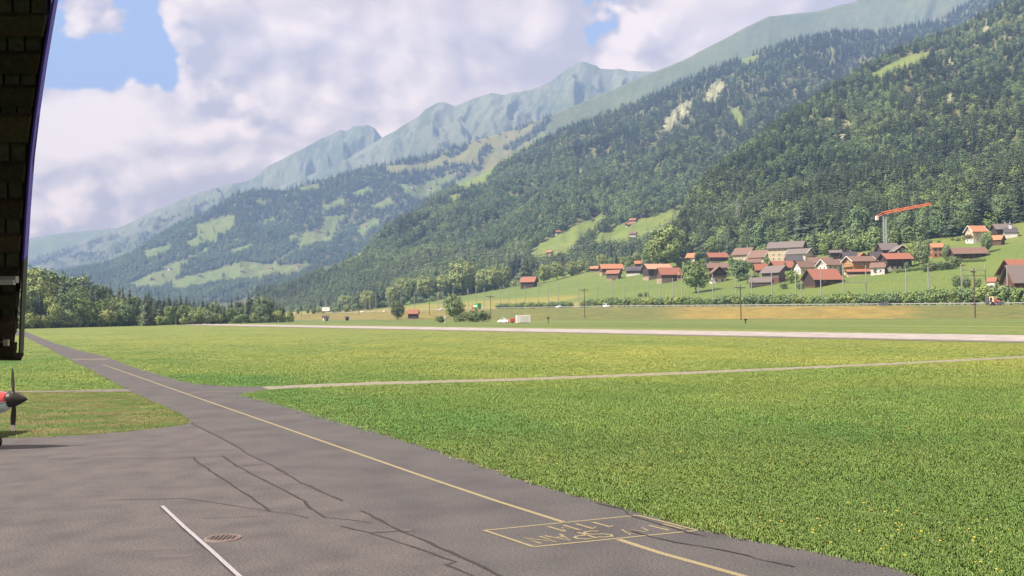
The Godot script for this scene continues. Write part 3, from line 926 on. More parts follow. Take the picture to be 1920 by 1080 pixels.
	for r in [[-400, 560, 3800], [-100, 540, 3800], [60, 520, 3900], [150, 505, 3900], [200, 497, 4000], [245, 478, 4000], [290, 450, 4100], [330, 425, 4200], [375, 404, 4200], [410, 385, 4300], [430, 372, 4300], [445, 362, 4300], [490, 354, 4400], [530, 362, 4300], [560, 350, 4300], [620, 334, 4400], [690, 314, 4400], [725, 310, 4400], [760, 298, 4400], [800, 292, 4500], [850, 276, 4500], [880, 268, 4500], [950, 247, 4600], [1000, 230, 4600], [1030, 217, 4600], [1130, 177, 4800], [1225, 135, 4900], [1290, 110, 5000], [1400, 50, 5100], [1440, 32, 5200], [1480, 27, 5250], [1540, 20, 5300], [1600, 4, 5350], [1700, -40, 5400], [2100, -220, 5500]]:
		var y0 := hz(r[0]) + 6.0
		c0.append([r[0], [[y0, 2900], [lerpf(y0, r[1], 0.3), lerpf(2900, r[2], 0.36)], [lerpf(y0, r[1], 0.65), lerpf(2900, r[2], 0.68)], [r[1], r[2]]]])
	lf = mk_loft("foothills", c0, 45.0, 45.0, 0.002)
	struct("foothills", loft_mesh(lf, -400, 2100, 620, 110, func(q, t, p):
		var k := nz.get_noise_2d(p.x * 0.004, p.z * 0.004) * 0.5 + 0.5
		if in_any(clump_polys, q): return forest_litter
		if in_any(meadow_polys, q):
			if q.y < 250 and q.x > 1000: return Color(0.105, 0.135, 0.056).lerp(Color(0.23, 0.215, 0.135), clampf(k * 0.7 + 0.35 * nz.get_noise_2d(q.x * 0.09 + q.y * 0.05, q.y * 0.03), 0, 1))
			if q.y < 330 and q.x < 1000: return grass_dry.lerp(Color(0.2, 0.22, 0.09), k * 0.6)
			return Color(0.16, 0.22, 0.06).lerp(Color(0.25, 0.25, 0.1), k * 0.7)
		return forest_litter), M.mountain)
	# the big wooded mountain
	lf = mk_loft("wooded_mountain", [
		[480, [[601, 1500], [590, 1650], [580, 1700], [572, 1800]]], [560, [[600, 1450], [580, 1600], [565, 1700], [552, 1800]]], [620, [[598, 1350], [565, 1550], [540, 1750], [512, 1900]]], [680, [[597, 1300], [545, 1550], [505, 1800], [472, 2000]]], [740, [[595, 1250], [520, 1600], [470, 1900], [432, 2200]]], [800, [[593, 1200], [500, 1600], [435, 2000], [387, 2400]]], [860, [[590, 1180], [490, 1600], [410, 2050], [349, 2550]]],
		[900, [[588, 1150], [480, 1600], [395, 2100], [329, 2700]]], [960, [[586, 1120], [470, 1600], [370, 2150], [289, 2850]]], [1000, [[584, 1100], [465, 1550], [355, 2200], [269, 2950]]], [1060, [[582, 1080], [455, 1500], [335, 2200], [243, 3050]]], [1130, [[580, 1060], [440, 1500], [320, 2200], [219, 3100]]], [1200, [[578, 1050], [430, 1500], [300, 2200], [193, 3150]]],
		[1280, [[576, 1050], [410, 1500], [270, 2250], [154, 3250]]], [1340, [[576, 1050], [390, 1550], [250, 2300], [128, 3300]]], [1400, [[576, 1050], [370, 1600], [230, 2350], [108, 3350]]], [1500, [[570, 1150], [350, 1750], [195, 2450], [72, 3450]]], [1560, [[565, 1200], [330, 1900], [180, 2600], [62, 3550]]], [1640, [[560, 1300], [310, 2000], [170, 2700], [62, 3600]]], [1700, [[550, 1350], [300, 2100], [165, 2750], [52, 3700]]], [1760, [[545, 1400], [290, 2200], [150, 2800], [40, 3750]]], [1850, [[540, 1500], [260, 2300], [110, 2900], [-12, 3800]]], [2100, [[520, 1600], [200, 2500], [40, 3100], [-120, 4000]]]], 40.0, 55.0, 0.003)
	lf.foot = 0.6
	struct("wooded_mountain", loft_mesh(lf, 480, 2100, 420, 100, func(q, t, p): return slope_colour(q, p)), M.mountain)
	# the near wooded hill on the right
	lf = mk_loft("wooded_hill", [
		[1215, [[560, 1000], [530, 1040], [505, 1060], [478, 1080]]], [1275, [[535, 900], [480, 980], [435, 1020], [398, 1080]]], [1330, [[520, 840], [450, 960], [385, 1080], [334, 1180]]], [1400, [[500, 800], [415, 980], [340, 1150], [279, 1320]]], [1480, [[485, 760], [380, 980], [290, 1220], [219, 1470]]], [1560, [[478, 700], [360, 980], [250, 1280], [164, 1620]]],
		[1640, [[470, 680], [340, 1000], [220, 1350], [119, 1770]]], [1720, [[462, 665], [325, 1000], [190, 1400], [80, 1880]]], [1800, [[454, 655], [310, 1000], [165, 1430], [54, 1980]]], [1850, [[445, 650], [300, 1000], [145, 1450], [24, 2050]]], [1920, [[425, 645], [280, 1000], [120, 1480], [-26, 2130]]], [2100, [[395, 640], [230, 1000], [50, 1500], [-120, 2200]]], [2500, [[330, 620], [140, 1000], [-60, 1600], [-300, 2400]]]], 16.0, 24.0, 0.006)
	struct("wooded_hill", loft_mesh(lf, 1215, 2500, 300, 100, func(q, t, p): return slope_colour(q, p)), M.mountain)

func high_colour(q: Vector2, t: float, p: Vector3) -> Color:
	var a := nz.get_noise_2d(p.x * 0.0022, p.z * 0.0022 + p.y * 0.004) * 0.5 + 0.5
	var b := nz2.get_noise_2d(q.x * 0.02 + q.y * 0.01, q.y * 0.004)
	if in_any(high_wood_polys, q): return Color(0.17, 0.155, 0.095)
	var g := Color(0.08, 0.105, 0.052).lerp(Color(0.16, 0.16, 0.088), a)
	var r := Color(0.27, 0.255, 0.245)
	var fine := nz.get_noise_2d(q.x * 0.16 + q.y * 0.1, q.y * 0.05)
	var k := clampf(smoothstep(0.35, 0.95, t) * smoothstep(0.3, 0.75, a + 0.35 * b + 0.5 * fine) * 0.9, 0.0, 1.0)
	if b > 0.72 and q.x > 640.0: k = maxf(k, 0.6)
	return g.lerp(r, k)

func slope_colour(q: Vector2, p: Vector3) -> Color:
	var k := nz.get_noise_2d(p.x * 0.01, p.z * 0.01) * 0.5 + 0.5
	if in_any(rock_polys, q):
		var e := nz.get_noise_2d(q.x * 0.35, q.y * 0.16) * 0.5 + 0.5
		return Color(0.2, 0.185, 0.175).lerp(Color(0.56, 0.51, 0.475), smoothstep(0.3, 0.75, e))
	if in_any(meadow_polys, q): return Color(0.16, 0.23, 0.05).lerp(Color(0.25, 0.27, 0.08), k)
	return Color(0.15, 0.14, 0.085).lerp(Color(0.2, 0.185, 0.1), k)

# ---------------------------------------------------------------- woods that read as one mass
func scatter(called: String, label: String, meshes: Array, list: Array, low: Vector3, high: Vector3) -> void:
	var root := Node3D.new(); root.name = numbered(called); add_child(root)
	tag(root, label, "wood", "", "stuff")
	for k in meshes.size():
		var mm := MultiMesh.new(); mm.transform_format = MultiMesh.TRANSFORM_3D; mm.use_colors = true
		mm.mesh = meshes[k]
		var mine := []
		for i in range(k, list.size(), meshes.size()): mine.append(list[i])
		mm.instance_count = mine.size()
		for i in mine.size():
			var h: float = mine[i][1]
			var w: float = h * mine[i][2]
			var b := Basis(Vector3.UP, rng.randf() * TAU).scaled(Vector3(w, h, w))
			mm.set_instance_transform(i, Transform3D(b, mine[i][0] - Vector3(0, h * 0.03, 0)))
			var t := clampf(rng.randf() * 0.65 + 0.18 + 0.75 * nz.get_noise_2d(mine[i][0].x * 0.005 + 70.0, mine[i][0].z * 0.005 + mine[i][0].y * 0.01), 0.0, 1.0)
			mm.set_instance_color(i, Color(lerpf(low.x, high.x, t), lerpf(low.y, high.y, t), lerpf(low.z, high.z, t)))
		var o := MultiMeshInstance3D.new(); o.name = "tree_mass"; o.multimesh = mm; o.material_override = M.leaf
		o.set_meta("kind", "stuff")
		root.add_child(o, true)

func wood_on(l: Loft, x0: float, x1: float, v0: float, v1: float, count: int, keep: Callable, mix_: Callable, hgt: Vector2) -> Array:
	var con := []
	var lea := []
	for i in count:
		var px := rng.randf_range(x0, x1)
		var v := rng.randf_range(v0, v1)
		var p := l.point(px, v)
		var q := pix(p)
		if not keep.call(q, v): continue
		var d := -p.z
		var h := rng.randf_range(hgt.x, hgt.y)
		if rng.randf() < mix_.call(q, p): con.append([p, h, rng.randf_range(0.95, 1.35)])
		else: lea.append([p, h * 0.7, rng.randf_range(0.85, 1.2)])
	return [con, lea]

func make_forests() -> void:
	var low_c := Vector3(0.034, 0.052, 0.026) * 1.8
	var high_c := Vector3(0.064, 0.085, 0.036) * 1.95
	var low_l := Vector3(0.045, 0.08, 0.028) * 1.85
	var high_l := Vector3(0.1, 0.138, 0.04) * 2.0
	var a := wood_on(lofts.wooded_hill, 1215, 2350, 0.0, 1.0, 18500, func(q, v): return not in_any(meadow_polys, q) and not (in_any(rock_polys, q) and rng.randf() < 0.86),
		func(q, p): return clampf(0.62 + 0.9 * nz.get_noise_2d(p.x * 0.006, p.z * 0.006), 0.05, 0.95), Vector2(12, 21))
	scatter("conifer_wood", "dark spruces scattered over the near wooded hill behind the village", far_conifer, a[0], low_c, high_c)
	scatter("leafy_wood", "bright green leafy trees covering the near hill behind the village", far_leafy, a[1], low_l, high_l)
	a = wood_on(lofts.wooded_mountain, 480, 2000, 0.0, 1.0, 38000, func(q, v): return not in_any(meadow_polys, q) and not (in_any(rock_polys, q) and rng.randf() < 0.95),
		func(q, p): return clampf(0.42 + 0.6 * smoothstep(380, 170, q.y) + 0.9 * nz.get_noise_2d(p.x * 0.004, p.z * 0.004), 0.08, 0.98), Vector2(18, 28))
	scatter("conifer_wood", "blue-green spruce forest on the big mountain flank with rock faces", far_conifer, a[0], low_c, high_c)
	scatter("leafy_wood", "leafy forest on the lower flank of the big wooded mountain", far_leafy, a[1], low_l, high_l * 0.85)
	a = wood_on(lofts.foothills, 30, 1080, 0.12, 1.0, 26000, func(q, v): return not in_any(meadow_polys, q) or in_any(clump_polys, q) or rng.randf() < 0.012,
		func(q, p): return clampf(0.55 + 0.8 * nz.get_noise_2d(p.x * 0.003, p.z * 0.003) + (0.4 if q.y < 420 else -0.1), 0.05, 1.0), Vector2(20, 30))
	scatter("conifer_wood", "hazy spruce woods on the foothills among small meadows", far_conifer, a[0], low_c, high_c)
	scatter("leafy_wood", "hazy leafy woods on the foothills among small meadows", far_leafy, a[1], low_l, high_l * 0.8)
	a = wood_on(lofts.near_chain, 40, 480, 0.0, 0.9, 9000, func(q, v): return in_any(high_wood_polys, q) or rng.randf() < 0.01, func(_q, _p): return 1.0, Vector2(20, 28))
	scatter("conifer_wood", "thin strips of forest on the pale far mountainside", far_conifer, a[0], low_c, high_c)

# ---------------------------------------------------------------- houses
var win_frame: ArrayMesh
var win_pane: ArrayMesh

func windows(root: Node3D, face: String, L: float, W: float, y0: float, y1: float, frame: Material, count: int) -> void:
	# one row of windows on a face: "front" (+z), "left" (-x) or "right" (+x)
	var span := L if face == "front" else W
	for i in count:
		var u := span * ((i + 0.5) / count - 0.5) * 0.86
		var h := (y0 + y1) * 0.5
		var at: Vector3
		var turn := 0.0
		if face == "front": at = Vector3(u, h, W * 0.5 + 0.04)
		elif face == "left": at = Vector3(-L * 0.5 - 0.04, h, u); turn = -PI / 2
		else: at = Vector3(L * 0.5 + 0.04, h, u); turn = PI / 2
		var w := part("window", win_frame, frame, root, at)
		w.rotation.y = turn
		part("pane", win_pane, M.glass, w, Vector3(0, 0, 0.05))

func house(label: String, x: float, wpx: float, ridge: float, eave: float, base: float, yaw: float, aspect: float, low: String, high: String, roof: String, split: float, f := "", depth := 0.0, group := "", cat := "house") -> Node3D:
	var p := hit(x, base) if depth == 0.0 else at_depth(x, base, depth)
	var m := p.distance_to(Vector3(0, EYE, 0)) / F
	var y := deg_to_rad(yaw)
	var lw := wpx * m
	var L := lw / (absf(cos(y)) + aspect * absf(sin(y)))
	var W := L * aspect
	var he := maxf((base - eave) * m, 2.2)
	var hr := maxf((base - ridge) * m, he + 0.18 * W)
	var back := Vector3(p.x, 0, p.z).normalized()
	var turn := y - atan2(p.x, -p.z)
	var root := thing("barn" if "barn" in f else "shed" if "shed" in f else "house", label, "barn" if "barn" in f else "shed" if "shed" in f else cat, p + back * W * 0.5, turn, group)
	var ov := clampf(W * 0.11, 0.4, 1.2)
	var hw := W * 0.5
	var l2 := (L - 2.0 * ov) * 0.5
	hw -= ov * 0.6
	var rise := (hr - he) / (hw + ov)
	var hs := he * split
	var st := start()
	if split > 0.0:
		box(st, Vector3(0, (hs - 4.0) * 0.5, 0), Vector3(l2 * 2, hs + 4.0, hw * 2))
		part("plinth_wall", done(st), M[low], root)
	st = start()
	var b0 := hs if split > 0.0 else -4.0
	var hx := hw + (0.06 if split > 0.0 and split < 1.0 else 0.0)
	var e := he + rise * ov
	prism(st, [Vector2(-hx, b0), Vector2(hx, b0), Vector2(hx, e - 0.12), Vector2(0, e + rise * hw - 0.12), Vector2(-hx, e - 0.12)], -l2 - 0.05, l2 + 0.05)
	part("wall", done(st), M[high], root)
	for s in [-1, 1]:
		st = start()
		var a := Vector2(0, hr + 0.12)
		var b := Vector2(s * (hw + ov), he + 0.02)
		var th := Vector2(0, -0.2)
		prism(st, [a, b, b + th, a + th], -l2 - ov, l2 + ov)
		var rs := part("roof_slope", done(st), M[roof], root)
		for q in [-1, 1]:
			st = start()
			prism(st, [a + Vector2(0, 0.02), b + Vector2(s * 0.02, 0.02), b + th * 1.6, a + th * 1.6], q * (l2 + ov + 0.09) - 0.08, q * (l2 + ov + 0.09) + 0.08)
			part("barge_board", done(st), M.frame_dark if not "light" in f else M.frame, rs)
	var fm: Material = M.frame if "light" in f or split >= 1.0 or M[high] == M.plaster_white or M[high] == M.plaster_cream else M.frame_dark
	if not "blind" in f:
		var gable := "left" if yaw > 0.0 else "right"
		var storeys := clampi(int(he / 2.5), 1, 3)
		var fh := he / storeys
		for k in storeys:
			var y0 := k * fh + fh * 0.25
			windows(root, "front", l2 * 2, hx * 2, y0, y0 + fh * 0.6, fm, clampi(int(L / 3.6), 2, 5))
			if absf(yaw) > 12.0: windows(root, gable, l2 * 2 + 0.1, hx * 2, y0, y0 + fh * 0.6, fm, clampi(int(W / 3.4), 2, 4))
		if absf(yaw) > 12.0 and hr - he > 2.4: windows(root, gable, l2 * 2 + 0.1, hx * 0.7, he + 0.4, he + 1.4, fm, 1)
	if "door" in f:
		st = start(); box(st, Vector3(L * 0.12, 1.05, hx + 0.07), Vector3(1.1 if not "barn" in f else 3.4, 2.1 if not "barn" in f else 3.0, 0.08))
		part("door", done(st), M.frame_dark, root)
	if "chim" in f:
		st = start(); box(st, Vector3(L * 0.16, hr + 0.35, -W * 0.06), Vector3(0.7, 1.9, 0.7)); 
		var ch := part("chimney", done(st), M.plaster_grey, root)
		st = start(); box(st, Vector3(L * 0.16, hr + 1.38, -W * 0.06), Vector3(0.95, 0.14, 0.95))
		part("cap", done(st), M.roof_slate, ch)
	if "balc" in f:
		st = start()
		var gx := -1.0 if yaw > 0.0 else 1.0
		box(st, Vector3(gx * (l2 + 0.55), he * 0.58, 0), Vector3(1.1, 0.15, hw * 1.9))
		box(st, Vector3(gx * (l2 + 1.05), he * 0.58 + 0.55, 0), Vector3(0.08, 0.95, hw * 1.9))
		part("balcony", done(st), M.wood_honey if high == "wood_honey" else M.wood_brown, root)
	if "solar" in f:
		for k in 3:
			st = start()
			var mid := Vector3((k - 1) * L * 0.24, lerpf(hr, he, 0.5) + 0.25, (hw + ov) * 0.5)
			box(st, mid, Vector3(L * 0.2, 0.06, (hw + ov) * 0.7), Basis(Vector3.RIGHT, atan2(hr - he, hw + ov)))
			part("solar_panel", done(st), M.roof_slate, root)
	return root

func make_houses() -> void:
	win_frame = box_mesh(Vector3(1.15, 1.35, 0.1)); win_pane = box_mesh(Vector3(0.85, 1.05, 0.04))
	# farm left of the great lime tree
	house("farmhouse with pale pinkish metal roof and dark timber walls at the farmyard", 1232, 60, 495, 505, 523, 26, 0.55, "stone", "wood_dark", "roof_pale", 0.3, "chim")
	house("farm barn with bright red sheet roof on a pale stone base", 1254, 52, 502, 516, 530, 24, 0.6, "stone", "wood_brown", "roof_red", 0.55, "barn blind door")
	house("low house with dark blue solar roof beside the pale roofed farmhouse", 1190, 36, 500, 508, 517, -18, 0.7, "plaster_white", "wood_grey", "roof_slate", 0.4, "solar")
	house("small cottage with orange roof behind the solar roofed house", 1196, 16, 489, 495, 502, 10, 0.8, "stone", "wood_brown", "roof_orange", 0.3, "blind")
	house("cottage with dull pink brown roof behind the pale roofed farmhouse", 1214, 24, 487, 494, 502, -10, 0.7, "stone", "wood_brown", "roof_brown", 0.3, "blind")
	house("annexe with red tile roof right of the farm barn", 1279, 22, 510, 516, 526, 8, 0.6, "stone", "wood_brown", "roof_red", 0.4, "shed blind")
	house("long farmhouse with glowing orange tile roof at the left end of the hamlet", 1146, 48, 495, 504, 514, 15, 0.45, "stone", "wood_red", "roof_orange", 0.4, "chim")
	house("low annexe with faded orange roof left of the long orange roofed farmhouse", 1116, 20, 499, 504, 511, 0, 0.7, "stone", "wood_brown", "roof_orange", 0.4, "shed blind")
	house("small weathered hay barn on stilts of stone before the orange roofed farmhouse", 1151, 32, 506, 513, 525, -20, 0.7, "stone", "wood_grey", "roof_red", 0.25, "barn blind door")
	house("lone barn with rusty red roof at the wood edge above the golden meadow", 992, 36, 519, 529, 541, -22, 0.65, "wood_grey", "wood_dark", "roof_red", 0.2, "barn blind")
	# behind and right of the great tree
	house("house with orange roof and white gable between the two big round trees", 1298, 26, 475, 484, 492, -28, 0.8, "plaster_white", "plaster_white", "roof_orange", 0.4, "")
	house("chalet with salmon red roof topmost behind the dark log chalet", 1348, 40, 466, 473, 482, 6, 0.5, "plaster_cream", "wood_red", "roof_red", 0.4, "chim")
	house("dark log chalet with red roof and long balcony above the round green tree", 1344, 46, 474, 483, 494, 22, 0.6, "plaster_cream", "wood_dark", "roof_red", 0.35, "balc chim")
	house("house with wide brown roof squeezed behind the small white based chalet", 1345, 42, 494, 503, 512, 6, 0.6, "plaster_cream", "wood_brown", "roof_brown", 0.3, "blind")
	house("small chalet turning its dark gable forward over a white ground floor", 1346, 36, 501, 514, 531, -78, 0.85, "plaster_white", "wood_dark", "roof_brown", 0.55, "balc")
	house("cream house with brown roof and white chimney next to its twin gable", 1396, 48, 465, 478, 490, -30, 0.75, "plaster_cream", "plaster_cream", "roof_brown", 0.3, "chim")
	house("cream house with brown roof and broad bare gable below the twin chimneys", 1426, 52, 469, 483, 493, -34, 0.85, "plaster_cream", "plaster_cream", "roof_brown", 0.3, "light")
	house("small brown roofed hut high at the wood edge above the cream houses", 1377, 20, 453, 460, 467, -12, 0.7, "stone", "wood_brown", "roof_brown", 0.3, "blind shed")
	house("low brown roofed garage below the cream houses", 1413, 28, 486, 493, 499, 0, 0.6, "stone", "wood_brown", "roof_brown", 0.3, "blind shed")
	house("big cream house with grey lilac roof topmost of the village", 1476, 74, 454, 466, 490, -14, 0.55, "plaster_cream", "plaster_cream", "roof_grey", 0.5, "chim")
	house("white house with flat grey roof and two dark windows in its gable", 1500, 56, 467, 477, 489, -28, 0.8, "plaster_white", "plaster_white", "roof_grey", 0.5, "light")
	house("low house with dark pointed slate roof below the white house", 1489, 34, 481, 490, 497, 8, 0.8, "plaster_grey", "wood_dark", "roof_slate", 0.4, "blind")
	house("house with brick red roof at the left of the dark boarded barn", 1426, 28, 495, 507, 514, 14, 0.7, "plaster_cream", "wood_brown", "roof_red", 0.4, "")
	house("wide house with long orange red roof and dark left gable", 1466, 54, 490, 503, 512, 30, 0.7, "plaster_cream", "wood_dark", "roof_red", 0.3, "chim")
	house("dark boarded barn with weathered grey roof and red lower boards", 1455, 58, 499, 512, 531, -38, 0.8, "wood_red", "wood_grey", "roof_grey", 0.45, "barn blind")
	house("long low open shed with grey roof at the village foot", 1427, 44, 521, 530, 538, -8, 0.45, "wood_dark", "wood_grey", "roof_grey", 0.3, "shed blind")
	house("white house with brown roof between orange red roof and white gabled house", 1508, 42, 491, 503, 514, 32, 0.75, "plaster_white", "plaster_white", "roof_brown", 0.5, "chim")
	house("house with broad brown roof behind the white gabled house", 1534, 46, 483, 494, 502, 10, 0.6, "plaster_white", "plaster_white", "roof_brown", 0.5, "chim")
	house("white gabled house with arched windows under a brown roof", 1557, 52, 487, 498, 516, 36, 0.8, "plaster_white", "plaster_white", "roof_brown", 0.5, "chim light")
	house("barn with huge sloping red tile roof at the lower village edge", 1541, 76, 506, 526, 538, 32, 0.75, "wood_brown", "wood_dark", "roof_red", 0.2, "barn blind door")
	house("honey yellow timber chalet with carved balcony and brown roof", 1612, 64, 482, 492, 514, 30, 0.75, "plaster_cream", "wood_honey", "roof_brown", 0.2, "balc light")
	house("low red roofed lean-to before the honey yellow chalet", 1610, 46, 506, 511, 518, 10, 0.4, "plaster_cream", "wood_brown", "roof_red", 0.4, "shed blind")
	house("little dark hut with pale tin roof below the meadow", 1566, 27, 470, 475, 487, 12, 0.8, "wood_dark", "wood_dark", "roof_grey", 0.2, "shed blind")
	house("dark chalet with slate roof behind the honey yellow chalet", 1592, 36, 473, 484, 493, 28, 0.8, "plaster_white", "wood_dark", "roof_slate", 0.3, "chim")
	house("narrow red gabled house peeping over the honey yellow chalet", 1616, 24, 476, 484, 492, -70, 0.9, "plaster_cream", "wood_red", "roof_red", 0.3, "blind")
	house("dark chalet with grey roof left of the red brown roofed chalet", 1642, 32, 474, 485, 497, 28, 0.8, "plaster_white", "wood_dark", "roof_slate", 0.3, "blind")
	house("dark timber chalet with red brown roof, white ground floor and twin windows", 1679, 64, 477, 488, 508, 28, 0.7, "plaster_white", "wood_dark", "roof_red", 0.35, "balc chim")
	house("outbuilding with brown roof and white wall beside the red brown roofed chalet", 1648, 32, 494, 503, 516, -14, 0.7, "plaster_white", "plaster_white", "roof_brown", 0.5, "shed")
	house("dark gabled chalet with grey lilac roof at the foot of the crane", 1664, 44, 457, 470, 482, 26, 0.8, "plaster_white", "wood_dark", "roof_grey", 0.3, "")
	house("chalet with pale trimmed gable right of the crane", 1688, 38, 461, 472, 484, -74, 0.9, "plaster_cream", "wood_brown", "roof_grey", 0.3, "light balc")
	house("unfinished house with raw orange brick walls among the garden trees", 1756, 28, 459, 466, 484, 18, 0.8, "roof_orange", "roof_pale", "roof_orange", 0.5, "")
	house("long dark brown chalet with overhanging brown roof behind a clipped hedge", 1815, 66, 466, 477, 488, 20, 0.5, "plaster_cream", "wood_dark", "roof_brown", 0.25, "")
	house("orange roofed house with cream front high on the meadow", 1830, 40, 426, 437, 456, 34, 0.85, "plaster_white", "plaster_cream", "roof_orange", 0.35, "balc light")
	house("dark chalet with grey roof beside the little church", 1880, 42, 422, 432, 446, 24, 0.75, "plaster_white", "wood_dark", "roof_grey", 0.3, "chim")
	house("small field barn with orange roof below the dark chalet by the church", 1871, 26, 443, 451, 461, -24, 0.8, "wood_grey", "wood_brown", "roof_orange", 0.2, "barn blind")
	house("great barn with steep red roof behind the grey roofed barn by the road", 1925, 96, 492, 517, 544, 32, 0.7, "stone", "wood_dark", "roof_red", 0.3, "barn blind")
	house("barn with broad weathered grey tile roof and brick red wall by the road", 1940, 110, 501, 532, 549, 24, 0.55, "stone", "wood_red", "roof_grey", 0.35, "barn blind", 392.0)
	house("little white shed with red roof beside the two great barns", 1861, 20, 523, 530, 543, -20, 0.8, "plaster_white", "plaster_white", "roof_red", 0.4, "shed blind")
	# chapel
	var c := hit(1901, 446)
	var m := c.distance_to(Vector3.ZERO) / F
	var ch := thing("chapel", "little white chapel with a slim pointed bell turret beside the dark chalet", "chapel", c + Vector3(0, 0, -4), -0.35)
	var st := start(); prism(st, [Vector2(-2.6, -4), Vector2(2.6, -4), Vector2(2.6, 3.2), Vector2(0, 5.6), Vector2(-2.6, 3.2)], -3.4, 3.4)
	part("wall", done(st), M.plaster_white, ch)
	for s in [-1, 1]:
		st = start(); prism(st, [Vector2(0, 5.9), Vector2(s * 3.1, 3.0), Vector2(s * 3.1, 2.8), Vector2(0, 5.7)], -3.8, 3.8)
		part("roof_slope", done(st), M.roof_slate, ch)
	st = start(); box(st, Vector3(0, 6.4, 0), Vector3(1.5, 2.6, 1.5)); part("turret", done(st), M.plaster_white, ch)
	st = start(); lathe(st, [Vector2(1.25, 7.7), Vector2(0.5, 8.8), Vector2(0.02, 11.0)], Basis.IDENTITY, Vector3.ZERO, 8); part("spire", done(st), M.roof_slate, ch)
	# sheds on the airfield side of the road
	var sh := house("brown roofed field shed standing right of a round tree before the road", 775, 23, 580, 588, 599, -10, 0.7, "stone", "wood_dark", "roof_red", 0.25, "shed blind door")
	sh.position.y -= 0.2
	house("tiny white hut with dark door at the far runway end", 611, 13, 592, 597, 602, 12, 0.8, "plaster_white", "plaster_white", "roof_slate", 0.4, "shed blind door")
	house("tiny dark cabin on the grass at the far runway end", 651, 8, 595, 597, 601, 0, 0.8, "wood_dark", "wood_dark", "roof_slate", 0.2, "shed blind")
	# single chalets high on the near meadows
	var k := 0
	for e in [["chalet with red roof, upper of a pair on the hillside meadow below the forest", 1187, 16, 409, 413, 418, "roof_red"], ["chalet with red roof, lower of a pair on the hillside meadow below the forest", 1180, 16, 417, 421, 426, "roof_red"], ["pale chalet at the lower edge of the hillside meadow", 1188, 15, 434, 438, 444, "roof_brown"], ["red roofed chalet at the top edge of the left hillside meadow", 1046, 12, 431, 435, 440, "roof_red"], ["orange roofed cottage at the foot of the left hillside meadow", 1030, 14, 469, 473, 479, "roof_orange"], ["red roofed cottage among trees left of the hillside meadows", 942, 11, 466, 469, 474, "roof_red"]]:
		var pos := on_loft("wooded_mountain", e[1], e[5])
		house(e[0], e[1], e[2], e[3], e[4], e[5], 20 if k % 2 else -20, 0.7, "plaster_white", "wood_red", e[6], 0.45, "", pos.distance_to(Vector3(0, EYE, 0)) / ray(e[1], e[5]).length())
		k += 1
	# specks of farmsteads on the hazy foothills
	for e in [[285, 525], [318, 506], [347, 545], [375, 520], [410, 536], [430, 549], [455, 512], [470, 543], [480, 548], [498, 540], [508, 506], [512, 516], [523, 489], [548, 514], [560, 502], [520, 486], [615, 484], [632, 483], [597, 437], [686, 428], [773, 354], [805, 356], [897, 268], [352, 463], [395, 537], [445, 532], [536, 547], [390, 550], [420, 553]]:
		var pos := on_loft("foothills", e[0], e[1])
		house("tiny chalet speck on the hazy foothill meadows", e[0], rng.randf_range(6, 10), e[1] - 5.5, e[1] - 3.0, e[1], rng.randf_range(-40, 40), 0.75, "plaster_white", "plaster_white" if rng.randf() < 0.5 else "wood_brown", ["roof_brown", "roof_red", "roof_grey"][rng.randi() % 3], 0.5, "blind", -((pos - Vector3(0, EYE, 0)).dot(-cam_f)), "chalets on the foothill meadows")

func on_loft(called: String, x: float, y: float) -> Vector3:     # the point of a slope that a pixel shows
	var l: Loft = lofts[called]
	var best := Vector3.ZERO
	var least := 1e9
	for i in 160:
		var p := l.point(x, i / 160.0)
		var q := pix(p)
		if absf(q.y - y) < least:
			least = absf(q.y - y); best = p
	return best

# ---------------------------------------------------------------- trees, one by one
func tree(kind: String, p: Vector3, h: float, wide: float, label: String, group: String, leaf_i := -1) -> Node3D:
	var con := kind == "spruce"
	var set_: Array = conifers[rng.randi() % 5] if con else bush_mesh[rng.randi() % 5] if kind == "shrub" else leafy[rng.randi() % 5]
	var t := thing("spruce_tree" if con else "shrub" if kind == "shrub" else "leafy_tree", label, "shrub" if kind == "shrub" else "tree", p - Vector3(0, 0.12, 0), rng.randf() * TAU, group)
	var mats: Array = M.needle_kinds if con else M.leaf_kinds
	var m: Material = mats[leaf_i if leaf_i >= 0 else rng.randi() % mats.size()]
	var s := Vector3(h * wide, h, h * wide)
	var a := part("trunk", set_[1], M.bark, t); a.scale = s
	var b := part("crown", set_[0], m, t); b.scale = s
	return t

func tree_px(kind: String, x: float, base: float, topy: float, wide: float, label: String, group: String, leaf_i := -1) -> Node3D:
	var p := hit(x, base)
	var d := (p - Vector3(0, EYE, 0)).dot(cam_f)
	var q := pix(p)
	return tree(kind, p, maxf((q.y - topy) * d / F, 2.0), wide, label, group, leaf_i)

